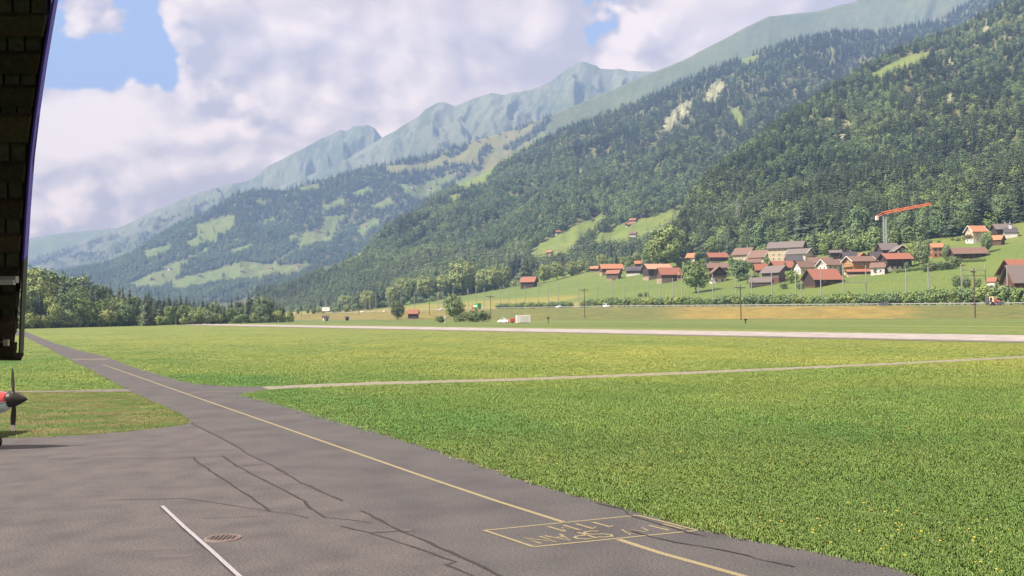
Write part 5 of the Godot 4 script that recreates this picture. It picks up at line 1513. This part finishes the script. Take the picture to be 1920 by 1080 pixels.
func make_vehicles() -> void:
	var along := atan2(-run_u.z, run_u.x)        # +x of a vehicle along the runway
	var white := plain(0.75, 0.75, 0.74, 0.35); white.clearcoat_enabled = true
	var dark := plain(0.035, 0.04, 0.05, 0.3); dark.clearcoat_enabled = true
	var pale := plain(0.5, 0.55, 0.58, 0.35); pale.clearcoat_enabled = true
	var red := plain(0.55, 0.06, 0.03, 0.4)
	var green := plain(0.03, 0.3, 0.09, 0.5)
	car("dark blue grey estate car driving on the road before the golden bank", on_road(1660), along + PI, dark)
	car("white delivery van driving on the road by the field track", on_road(1137, 294.0), along + PI, white, "van")
	car("silver blue car driving on the road left of the white van", on_road(1047, 298.0), along, pale)
	car("small cream van parked by the road near the brown roofed shed", on_road(721, 296.0), along, plain(0.7, 0.62, 0.4, 0.4), "van")
	car("small white car on the road near the railway bank", on_road(678, 297.0), along, white)
	car("grey car on the road behind the airy tree", on_road(826, 297.0), along, pale)
	car("white pickup truck parked beside the white container on the field", on_flat(945, 605.5), 2.6, white, "pickup")
	# works machine on the road
	var t := thing("road_tractor", "red and cream tractor with a dark front loader on the road by the barns", "tractor", on_road(1864), along + PI)
	part("bonnet", side_mesh([[0.4, 0.9], [0.4, 1.75], [1.7, 1.65], [2.1, 1.3], [2.1, 0.85]], 1.1, 0.1), red, t)
	part("cabin", side_mesh([[-1.3, 1.0], [-1.2, 2.8], [0.3, 2.8], [0.5, 1.1]], 1.6, 0.12), plain(0.72, 0.56, 0.36, 0.5), t)
	part("side_window", box_mesh(Vector3(1.0, 0.9, 1.66)), M.glass, t, Vector3(-0.45, 2.1, 0))
	part("loader", side_mesh([[2.1, 0.3], [2.2, 1.3], [2.7, 1.1], [3.3, 0.3]], 2.0), M.roof_slate, t)
	part("loader_arm", side_mesh([[0.6, 1.6], [0.6, 1.85], [2.4, 1.2], [2.4, 0.95]], 1.5), M.roof_slate, t)
	part("mower_unit", side_mesh([[-2.9, 0.6], [-2.8, 2.5], [-1.6, 2.4], [-1.4, 0.7]], 1.7, 0.2), M.roof_slate, t)
	for s in [-1, 1]:
		wheel(t, Vector3(-0.6, 0.82, s * 0.85), 0.82, 0.5); wheel(t, Vector3(1.6, 0.55, s * 0.8), 0.55, 0.4)
	# green box lorry behind the bushes
	t = thing("box_lorry", "green box lorry with red cab on the road above the dark bushes", "lorry", on_road(893, 294.0), along + PI)
	part("cargo_box", box_mesh(Vector3(7.5, 2.9, 2.5), Vector3(1.2, 2.45, 0)), green, t)
	part("sign_band", box_mesh(Vector3(6.0, 0.8, 0.05), Vector3(1.2, 2.2, 1.29)), plain(0.6, 0.66, 0.55, 0.5), t)
	part("cab", side_mesh([[-5.0, 0.6], [-5.0, 2.4], [-4.6, 3.0], [-2.9, 3.0], [-2.8, 0.6]], 2.4, 0.1), red, t)
	part("windscreen", box_mesh(Vector3(0.06, 0.9, 2.0), Vector3(-5.0, 2.1, 0)), M.glass, t)
	for s in [-1, 1]:
		for x in [-4.0, 2.4, 3.8]: wheel(t, Vector3(x, 0.5, s * 1.05), 0.5, 0.3)
	# white container with its trailer
	t = thing("site_container", "white cube container standing on the grass beside the pickup", "container", on_flat(981, 606), 0.12)
	part("shell", box_mesh(Vector3(4.6, 2.6, 2.6), Vector3(0, 1.45, 0)), plain(0.76, 0.74, 0.72, 0.5), t)
	for k in 2: part("door_leaf", box_mesh(Vector3(1.1, 2.2, 0.06), Vector3(-0.7 + 1.2 * k, 1.4, 1.34)), plain(0.68, 0.67, 0.66, 0.5), t)
	part("skid", box_mesh(Vector3(4.4, 0.16, 2.3), Vector3(0, 0.07, 0)), M.roof_slate, t)
	t = thing("field_trailer", "low grey red works trailer between the pickup and the container", "trailer", on_flat(961, 605.5), 0.2)
	part("frame", box_mesh(Vector3(2.2, 0.2, 1.5), Vector3(0, 0.55, 0)), red, t)
	part("tank", side_mesh([[-0.9, 0.66], [-0.9, 1.5], [0.5, 1.7], [0.9, 0.66]], 1.3, 0.15), red, t)
	for s in [-1, 1]: wheel(t, Vector3(0, 0.34, s * 0.8), 0.34, 0.2)
	# glider trailers by the far end
	for e in [[502, 605, "small white covered trailer at the far runway end by the wood", white], [529, 604, "pale teal covered trailer at the far runway end by the wood", plain(0.28, 0.42, 0.42, 0.5)]]:
		t = thing("covered_trailer", e[2], "trailer", on_flat(e[0], e[1]), 0.5)
		part("cover", side_mesh([[-2.6, 0.5], [-2.3, 2.4], [1.6, 2.6], [2.8, 1.2], [2.8, 0.5]], 2.2, 0.4), e[3], t)
		for s in [-1, 1]: wheel(t, Vector3(0, 0.35, s * 1.0), 0.35, 0.22)
	# billboard by the road
	var bp := on_road(611, 304.0)
	t = thing("billboard", "large white billboard standing beside the road at the runway end", "billboard", bp, -0.25)
	part("panel", box_mesh(Vector3(8.0, 3.6, 0.2), Vector3(0, 4.4, 0)), plain(0.75, 0.73, 0.72, 0.6), t)
	part("print", box_mesh(Vector3(3.0, 1.0, 0.05), Vector3(0.6, 4.6, 0.14)), plain(0.45, 0.48, 0.6, 0.6), t)
	for s in [-1, 1]: part("leg", box_mesh(Vector3(0.2, 2.8, 0.2), Vector3(s * 2.8, 1.3, 0)), M.steel, t)

# ---------------------------------------------------------------- hangar roof, aircraft
func make_hangar() -> void:
	# underside of the eave: the slope sinks away from the eye, laths across it, tiles on the laths
	var tn := 1.25
	var h0 := 10.5 * (tn - 0.035)
	var on := func(x: float, y: float) -> Vector3:
		var r := ray(x, y)
		return Vector3(0, EYE, 0) + r * (h0 / (r.y + tn * -r.z))
	var edge_x := func(y: float) -> float: return lerp_table(y, [-160.0, 48.0, 160.0, 280.0, 400.0, 500.0, 600.0, 670.0], [132.0, 95.0, 76.5, 60.5, 51.5, 45.5, 41.0, 38.5])
	var nrm := Vector3(0, -1, tn).normalized()         # towards the eye
	var bk := -nrm
	var t := thing("hangar_roof", "dark underside of the hangar roof with laths and tiles", "roof", Vector3.ZERO)
	var dark := grainy(0.07, 0.048, 0.036, M.mott, Vector3(1.5, 1.5, 1.5), 0.9)
	var lath := grainy(0.12, 0.085, 0.06, M.mott, Vector3(2.0, 6.0, 2.0), 0.9)
	var tiles := [grainy(0.15, 0.13, 0.125, M.mott, Vector3(1.2, 1.2, 1.2), 0.9), grainy(0.13, 0.118, 0.115, M.mott, Vector3(1.2, 1.2, 1.2), 0.9), grainy(0.17, 0.135, 0.12, M.mott, Vector3(1.2, 1.2, 1.2), 0.9)]
	var slab := func(x0: float, y0: float, x1: float, y1: float, x2: float, x3: float, lift: float, thick: float) -> ArrayMesh:
		# corners (x0,y0) (x1,y0) (x2,y1) (x3,y1) in the picture, lifted off the slope towards the eye
		var q := [on.call(x0, y0), on.call(x1, y0), on.call(x2, y1), on.call(x3, y1)]
		var st := start()
		var a := []
		var b := []
		for p in q: a.append(p + nrm * lift); b.append(p + nrm * (lift - thick))
		quad(st, a[0], a[1], a[2], a[3]); quad(st, b[3], b[2], b[1], b[0])
		for i in 4: quad(st, a[i], b[i], b[(i + 1) % 4], a[(i + 1) % 4])
		return done(st)
	var rows := [-78, -5, 68, 136, 199, 266, 340, 408, 471, 526, 578, 624]
	var ends := [-46, 25, 96, 160, 214, 304, 372, 439, 502, 548, 598, 644]
	part("boarding", slab.call(-700, -150, edge_x.call(-150.0) - 22, 668, edge_x.call(668.0) - 18, -700, -0.05, 0.02), dark, t)
	for i in rows.size():
		var y0: float = rows[i]
		var y1: float = ends[i]
		var x: float = edge_x.call(y0) - 10.0 - rng.randf_range(0, 6)
		while x > -260.0:
			var w := 33.0 * (0.8 + 0.2 * (700.0 - y0) / 700.0)
			part("roof_tile", slab.call(x - w + 3, y0, minf(x - 2, edge_x.call(y1) - 11), y1, minf(x - 2, edge_x.call(y1) - 11), x - w + 3, -0.005 - rng.randf() * 0.01, 0.02), tiles[rng.randi() % 3], t)
			x -= w
		var yb: float = rows[i + 1] if i + 1 < rows.size() else 668.0
		part("roof_lath", slab.call(-700, y1 + 1, edge_x.call(y1) - 9, yb - 6, edge_x.call(yb) - 9, -700, 0.05, 0.08), lath if i % 3 == 1 else dark, t)
		part("lath_edge", slab.call(-700, yb - 5, edge_x.call(yb) - 9, yb - 1, edge_x.call(yb) - 9, -700, 0.03, 0.04), lath, t)
	# violet strip down the edge, painted as the lens colour fringe; lower end dark
	var fl := plain(0.13, 0.07, 0.75, 0.4)
	var fl2 := plain(0.05, 0.05, 0.07, 0.5)
	for i in 9:
		var y0 := -150.0 + i * 91.0
		var y1 := minf(y0 + 91.0, 670.0)
		var e0: float = edge_x.call(y0)
		var e1: float = edge_x.call(y1)
		var k := lerpf(5.0, 3.0, i / 8.0)
		part("edge_fringe", slab.call(e0 - k, y0, e0, y1, e1, e1 - k, 0.02, 0.11), fl if i < 7 else fl2, t)
	part("eave_board", slab.call(-700, 666, 42, 671, 42, -700, 0.04, 0.08), dark, t)
	# unseen hall added to shade the roof underside: deck over the eye, rear wall and far side wall, all out of the picture
	var hall := thing("hangar", "unseen timber hangar hall added behind the viewpoint to shade the roof", "hangar", Vector3.ZERO)
	var e0: Vector3 = on.call(-700.0, -150.0)
	var st0 := start()
	quad(st0, Vector3(-30, e0.y, e0.z), Vector3(-1.2, e0.y, e0.z), Vector3(-1.2, e0.y + 2.5, 16), Vector3(-30, e0.y + 2.5, 16))
	quad(st0, Vector3(-30, e0.y + 0.3, e0.z), Vector3(-30, e0.y + 2.8, 16), Vector3(-1.2, e0.y + 2.8, 16), Vector3(-1.2, e0.y + 0.3, e0.z))
	quad(st0, Vector3(-1.2, e0.y, e0.z), Vector3(-1.2, e0.y + 0.3, e0.z), Vector3(-1.2, e0.y + 2.8, 16), Vector3(-1.2, e0.y + 2.5, 16))
	part("roof_deck", done(st0), lath, hall)
	part("rear_wall", box_mesh(Vector3(28.8, e0.y + 2.6, 0.3), Vector3(-15.6, e0.y * 0.5 + 1.2, 15.8)), lath, hall)
	part("side_wall", box_mesh(Vector3(0.3, e0.y, 16.0 - e0.z), Vector3(-29.8, e0.y * 0.5, 8.0 + e0.z * 0.5)), lath, hall)
	part("near_wall", box_mesh(Vector3(0.3, e0.y, 15.0), Vector3(-1.3, e0.y * 0.5, 8.6)), lath, hall)
	# lamp and small fitting screwed to the laths
	var lm := thing("bulkhead_lamp", "small pale rectangular lamp fixed under the hangar roof", "lamp", on.call(23.0, 511.0))
	part("housing", box_mesh(Vector3(0.17, 0.06, 0.07)), plain(0.35, 0.35, 0.34, 0.6), lm, nrm * 0.11)
	part("cover", box_mesh(Vector3(0.15, 0.045, 0.04)), plain(0.6, 0.6, 0.58, 0.4), lm, nrm * 0.15)
	var sk := thing("wall_socket", "small pale fitting with a cable low under the hangar roof", "fitting", on.call(19.0, 630.0))
	part("box", box_mesh(Vector3(0.045, 0.06, 0.04)), plain(0.5, 0.47, 0.35, 0.6), sk, nrm * 0.1)
	part("cable", box_mesh(Vector3(0.35, 0.012, 0.012), Vector3(-0.19, 0.0, 0)), plain(0.25, 0.25, 0.25, 0.6), sk, nrm * 0.09)
	# manhole in the apron
	var mc := on_flat(418, 1012)
	var mh := thing("manhole_cover", "round rusty iron manhole cover set in the apron", "manhole cover", Vector3(mc.x, 0.024, mc.z))
	var st2 := start(); lathe(st2, [Vector2(0.001, 0.012), Vector2(0.26, 0.012), Vector2(0.26, 0.0)], Basis.IDENTITY, Vector3.ZERO, 28); part("lid", done(st2), grainy(0.15, 0.11, 0.095, M.mott, Vector3(2, 2, 2), 0.7), mh)
	st2 = start(); lathe(st2, [Vector2(0.27, 0.0), Vector2(0.27, 0.016), Vector2(0.325, 0.016), Vector2(0.335, 0.0)], Basis.IDENTITY, Vector3.ZERO, 28); part("ring", done(st2), grainy(0.21, 0.16, 0.145, M.mott, Vector3(2, 2, 2), 0.7), mh)
	for i in 6:
		var bar := part("rib", box_mesh(Vector3(0.03, 0.012, 0.4 - absf(i - 2.5) * 0.07)), M.tar, mh, Vector3((i - 2.5) * 0.075, 0.014, 0)); bar.rotation.y = 0.0

func oval(a: float, ry: float, rz: float, cy: float) -> Vector2:
	return Vector2(cy + sin(a) * ry, cos(a) * rz)

func make_aircraft() -> void:
	# nose to the right, the rest runs out of the picture on the left
	var g := on_flat(-2, 843)
	var t := thing("light_aircraft", "red and white light aircraft with black propeller parked on the apron edge", "aircraft", Vector3(g.x, 0.03, g.z), 0.0)
	var hub := Vector3(0.42, 1.52, 0.0)
	var red := plain(0.42, 0.02, 0.018, 0.25); red.clearcoat_enabled = true
	var white := plain(0.45, 0.61, 0.64, 0.3); white.clearcoat_enabled = true
	var black := plain(0.02, 0.02, 0.016, 0.35)
	var stripe := plain(0.16, 0.02, 0.03, 0.3)
	# stations along the body: x, centre height, half height, half width
	var stn := [[0.34, 1.46, 0.2, 0.24], [0.28, 1.45, 0.27, 0.34], [0.1, 1.43, 0.33, 0.43], [-0.3, 1.42, 0.4, 0.5], [-0.9, 1.42, 0.47, 0.56], [-1.6, 1.45, 0.55, 0.58], [-2.6, 1.45, 0.5, 0.52], [-4.2, 1.5, 0.32, 0.3], [-6.0, 1.58, 0.16, 0.1]]
	for half in 3:
		var st := start()
		var a0: float = [0.12, -PI - 0.0, -0.06][half]
		var a1: float = [PI - 0.12, 0.0, 0.0][half]
		if half == 0: a0 = 0.06; a1 = PI - 0.06
		elif half == 1: a0 = PI + 0.14; a1 = TAU - 0.14
		if half < 2:
			for i in stn.size() - 1:
				for j in 14:
					var q := []
					for e in [[i, j], [i + 1, j], [i + 1, j + 1], [i, j + 1]]:
						var s: Array = stn[e[0]]
						var o := oval(lerpf(a0, a1, e[1] / 14.0), s[2], s[3], s[1])
						q.append(Vector3(s[0], o.x, o.y))
					quad(st, q[0], q[1], q[2], q[3])
			for j in 14:
				var s: Array = stn[0]
				var o1 := oval(lerpf(a0, a1, j / 14.0), s[2], s[3], s[1])
				var o2 := oval(lerpf(a0, a1, (j + 1) / 14.0), s[2], s[3], s[1])
				tri(st, Vector3(s[0], s[1], 0), Vector3(s[0], o1.x, o1.y), Vector3(s[0], o2.x, o2.y))
			part("cowling_top" if half == 0 else "cowling_bottom", done(st), red if half == 0 else white, t)
		else:
			for band in 2:
				st = start()
				for sd in 2:
					for i in stn.size() - 1:
						var lo: float = [-0.14, -0.05][band]
						var hi2: float = [-0.05, 0.06][band]
						var q := []
						for e in [[i, lo], [i + 1, lo], [i + 1, hi2], [i, hi2]]:
							var s: Array = stn[e[0]]
							var an: float = e[1] if sd == 0 else PI - e[1]
							var o := oval(an, s[2] * 1.003, s[3] * 1.003, s[1])
							q.append(Vector3(s[0], o.x, o.y))
						quad(st, q[0], q[1], q[2], q[3])
				part("body_stripe", done(st), [stripe, white][band], t)
	var ax := Basis(Vector3.FORWARD, PI / 2)       # y of the lathe runs to +x
	var st := start()
	lathe(st, [Vector2(0.001, -0.12), Vector2(0.25, -0.12), Vector2(0.25, -0.02), Vector2(0.235, 0.06), Vector2(0.19, 0.17), Vector2(0.12, 0.3), Vector2(0.05, 0.42), Vector2(0.001, 0.47)], ax, hub + Vector3(0.02, 0, 0), 22)
	part("spinner", done(st), black, t)
	for s in [1, -1]:
		st = start()
		var prev := []
		for k in 13:
			var u := k / 12.0
			var y: float = lerpf(0.12, 0.96, u) * s
			var ch: float = lerp_table(u, [0.0, 0.3, 0.6, 0.9, 1.0], [0.09, 0.16, 0.17, 0.13, 0.05])
			var tw := lerpf(1.35, 0.95, u)
			var c := hub + Vector3(0.05 + (0.0 if s > 0 else -0.07 * u), y, (0.02 + 0.05 * u) * s)
			var a := Vector3(sin(tw) * 0.9, 0, cos(tw) * s) * ch * 0.5
			var n := Vector3(cos(tw), 0, -sin(tw) * s) * 0.012 * (1.2 - u)
			var ring := [c - a, c + n, c + a, c - n]
			if k > 0:
				for i in 4: quad(st, prev[i], prev[(i + 1) % 4], ring[(i + 1) % 4], ring[i])
			prev = ring
		quad(st, prev[0], prev[1], prev[2], prev[3])
		var bl := part("propeller_blade", done(st), black, t)
		st = start()
		box(st, hub + Vector3(0.055 + (0.0 if s > 0 else -0.07), 0.89 * s, 0.07 * s), Vector3(0.085, 0.17, 0.12))
		if s < 0: part("blade_tip", done(st), M.ballast, bl)
	# landing gear
	var ng := Vector3(-0.12, 0.21, 0)
	wheel(t, ng, 0.21, 0.13)
	st = start(); tube(st, ng + Vector3(0, 0.05, 0.09), ng + Vector3(-0.1, 0.95, 0.04), 0.035, 0.045, 8); tube(st, ng + Vector3(0, 0.05, -0.09), ng + Vector3(-0.1, 0.95, -0.04), 0.035, 0.045, 8); part("nose_leg", done(st), white, t)
	for s in [-1, 1]:
		wheel(t, Vector3(-1.9, 0.22, s * 1.1), 0.22, 0.15)
		st = start(); tube(st, Vector3(-1.9, 0.25, s * 1.0), Vector3(-1.8, 0.98, s * 0.5), 0.05, 0.07, 6); part("main_leg", done(st), white, t)
	# wing, canopy, tail
	st = start()
	for s in [-1, 1]:
		var r := [[-2.3, 1.12], [-2.5, 1.2], [-3.3, 1.2], [-3.9, 1.12], [-3.3, 1.06], [-2.5, 1.04]]
		for i in 6:
			var a: Array = r[i]
			var b: Array = r[(i + 1) % 6]
			quad(st, Vector3(a[0], a[1], s * 0.4), Vector3(b[0], b[1], s * 0.4), Vector3(b[0] * 0.9 - 0.3, b[1] + 0.3, s * 4.9), Vector3(a[0] * 0.9 - 0.3, a[1] + 0.3, s * 4.9))
		for i in range(1, 5): tri(st, Vector3(r[0][0] * 0.9 - 0.15, r[0][1] + 0.3, s * 4.9), Vector3(r[i][0] * 0.9 - 0.15, r[i][1] + 0.3, s * 4.9), Vector3(r[i + 1][0] * 0.9 - 0.15, r[i + 1][1] + 0.3, s * 4.9))
	part("wing", done(st), white, t)
	part("canopy", side_mesh([[-0.95, 1.85], [-1.5, 2.35], [-2.6, 2.38], [-3.4, 1.85]], 1.0, 0.25), M.glass, t)
	part("tail_fin", side_mesh([[-5.2, 1.68], [-6.1, 2.9], [-6.6, 2.9], [-6.4, 1.6]], 0.1, 0.02), red, t)
	part("tailplane", box_mesh(Vector3(0.8, 0.07, 3.2), Vector3(-5.9, 1.68, 0)), white, t)

# ---------------------------------------------------------------- grass
func tuft(blades: int, spread: float, hgt: float) -> ArrayMesh:
	var s := Soup.new()
	for i in blades:
		var a := rng.randf() * TAU
		var r := spread * sqrt(rng.randf())
		var o := Vector3(cos(a) * r, 0, sin(a) * r)
		var lean := rand_dir(); lean.y = 0
		var h := hgt * rng.randf_range(0.5, 1.2)
		var w := Vector3(-lean.z, 0, lean.x).normalized() * rng.randf_range(0.005, 0.009)
		var mid := o + lean * h * 0.2 + Vector3(0, h * 0.62, 0)
		var tip := o + lean * h * rng.randf_range(0.15, 0.6) + Vector3(0, h * rng.randf_range(0.8, 1.0), 0)
		var n := (Vector3.UP * 1.5 + lean * 0.4 + rand_dir() * 0.3).normalized()
		var c := shade(0.82, 1.18)
		s.tri(o - w, mid - w * 0.8, mid + w * 0.8, n, c); s.tri(o - w, mid + w * 0.8, o + w, n, c); s.tri(mid - w * 0.8, tip, mid + w * 0.8, n, c)
	return s.mesh()

func bed(called: String, label: String, meshes: Array, list: Array) -> void:
	var root := Node3D.new(); root.name = numbered(called); add_child(root)
	tag(root, label, "grass", "", "stuff")
	for k in meshes.size():
		var mm := MultiMesh.new(); mm.transform_format = MultiMesh.TRANSFORM_3D; mm.use_colors = true; mm.mesh = meshes[k]
		var mine := []
		for i in range(k, list.size(), meshes.size()): mine.append(list[i])
		mm.instance_count = mine.size()
		for i in mine.size():
			mm.set_instance_transform(i, Transform3D(Basis(Vector3.UP, rng.randf() * TAU).scaled(Vector3(mine[i][1], mine[i][2], mine[i][1])), mine[i][0]))
			mm.set_instance_color(i, mine[i][3])
		var o := MultiMeshInstance3D.new(); o.name = "blade_mass"; o.multimesh = mm; o.material_override = M.blade
		o.set_meta("kind", "stuff")
		root.add_child(o, true)

func make_grass() -> void:
	var bare := []
	var paved := PackedVector2Array()
	for e in paved_px: paved.append(Vector2(e[0], e[1]))
	for l in [apron_pts, path_pts, side_pts]:
		var q := PackedVector2Array()
		for p in l: q.append(Vector2(p.x, p.z))
		var b := Rect2(q[0], Vector2.ZERO)
		for e in q: b = b.expand(e)
		bare.append([q, b])
	var tufts := []
	for i in 4: tufts.append(tuft(36, 0.19, 0.07))
	var wide := []
	for i in 3: wide.append(tuft(44, 0.42, 0.08))
	var flower := []
	var st := Soup.new()
	for i in 6:
		var a := TAU * i / 6
		var b := TAU * (i + 1) / 6
		st.tri(Vector3(0, 0.24, 0), Vector3(cos(a) * 0.016, 0.235, sin(a) * 0.016), Vector3(cos(b) * 0.016, 0.235, sin(b) * 0.016), Vector3.UP, Color(1, 1, 1))
	st.tri(Vector3(-0.002, 0, 0), Vector3(0.002, 0, 0), Vector3(0, 0.235, 0), Vector3.BACK, Color(0.3, 0.4, 0.1))
	flower.append(st.mesh())
	var near := []
	var far := []
	var fl := []
	for band in [[13.0, 24.0, 150.0, true], [24.0, 36.0, 80.0, true], [36.0, 58.0, 18.0, true], [36.0, 400.0, 0.0, false]]:
		var d0: float = band[0]
		var d1: float = band[1]
		var half := d1 * 0.54
		var count := int((d1 - d0) * half * 2.0 * float(band[2]))
		if not band[3]: count = 70000
		for i in count:
			var p := Vector3(rng.randf_range(-half, half), 0, -rng.randf_range(d0, d1))
			if not band[3]:
				# as many tufts for each patch of the view, thinning out towards the runway
				p = on_flat(rng.randf_range(-60, 1980), rng.randf_range(606, 818))
				var far_off := -p.z
				if far_off < 27.0 or far_off > d1 or rng.randf() > (1.0 - smoothstep(90.0, 330.0, far_off)) * smoothstep(27.0, 52.0, far_off): continue
			if absf(p.x) > -p.z * 0.54: continue
			var n := p.dot(run_n)
			if n > 91.0: continue
			if in_any(bare, Vector2(p.x, p.z)) or inside(paved, pix(p)): continue
			var s := p.dot(run_u)
			var tone := nz.get_noise_2d(p.x * 0.22, p.z * 0.22) * 0.5 + 0.5
			var big := turf_colour(n, s)
			# short, partly dry turf in the block before the aircraft
			var q := pix(p)
			var short := q.x < 370.0 and q.y > 735.0
			var c := big * lerpf(1.0, 1.35, tone) * (1.0 if band[3] else 1.25)
			if rng.randf() < 0.05: c = c.lerp(Color(0.33, 0.31, 0.11), 0.5)
			if short: c = c.lerp(Color(0.26, 0.21, 0.09), 0.75 * smoothstep(0.45, 0.7, nz.get_noise_2d(p.x * 0.5 + 30.0, p.z * 0.5) * 0.5 + 0.5))
			var hh := rng.randf_range(0.6, 1.25) * (0.4 if short else 1.0) * (0.75 + 0.6 * tone)
			if band[3]: near.append([p, rng.randf_range(0.8, 1.25), hh, c])
			else: far.append([p, rng.randf_range(0.9, 1.5), hh, c])
			if not short and p.x > -8.0 and rng.randf() < (0.02 if band[3] else 0.07) * smoothstep(0.35, 0.75, nz.get_noise_2d(p.x * 0.07 + 9.0, p.z * 0.07) * 0.5 + 0.5):
				var k := rng.randf_range(0.9, 1.6)
				fl.append([p + Vector3(rng.randf_range(-0.1, 0.1), 0, rng.randf_range(-0.1, 0.1)), k, rng.randf_range(0.8, 1.25), Color(0.75, 0.52, 0.03)])
	for i in 16000:
		# short, partly dry turf between the apron and the side path
		var p := on_flat(rng.randf_range(-60, 372), rng.randf_range(736, 826))
		if in_any(bare, Vector2(p.x, p.z)) or inside(paved, pix(p)): continue
		var dry := smoothstep(0.38, 0.66, nz.get_noise_2d(p.x * 0.28 + 30.0, p.z * 0.45) * 0.5 + 0.5)
		near.append([p, rng.randf_range(0.8, 1.3), rng.randf_range(0.3, 0.6), Color(0.11, 0.175, 0.04).lerp(Color(0.27, 0.21, 0.1), dry * rng.randf_range(0.6, 1.0))])
	bed("near_grass", "tall meadow grass beside the apron and the taxiway", tufts, near)
	bed("meadow_grass", "meadow grass on the airfield as far as the runway", wide, far)
	bed("yellow_flowers", "tiny yellow flowers dotted through the meadow grass", flower, fl)
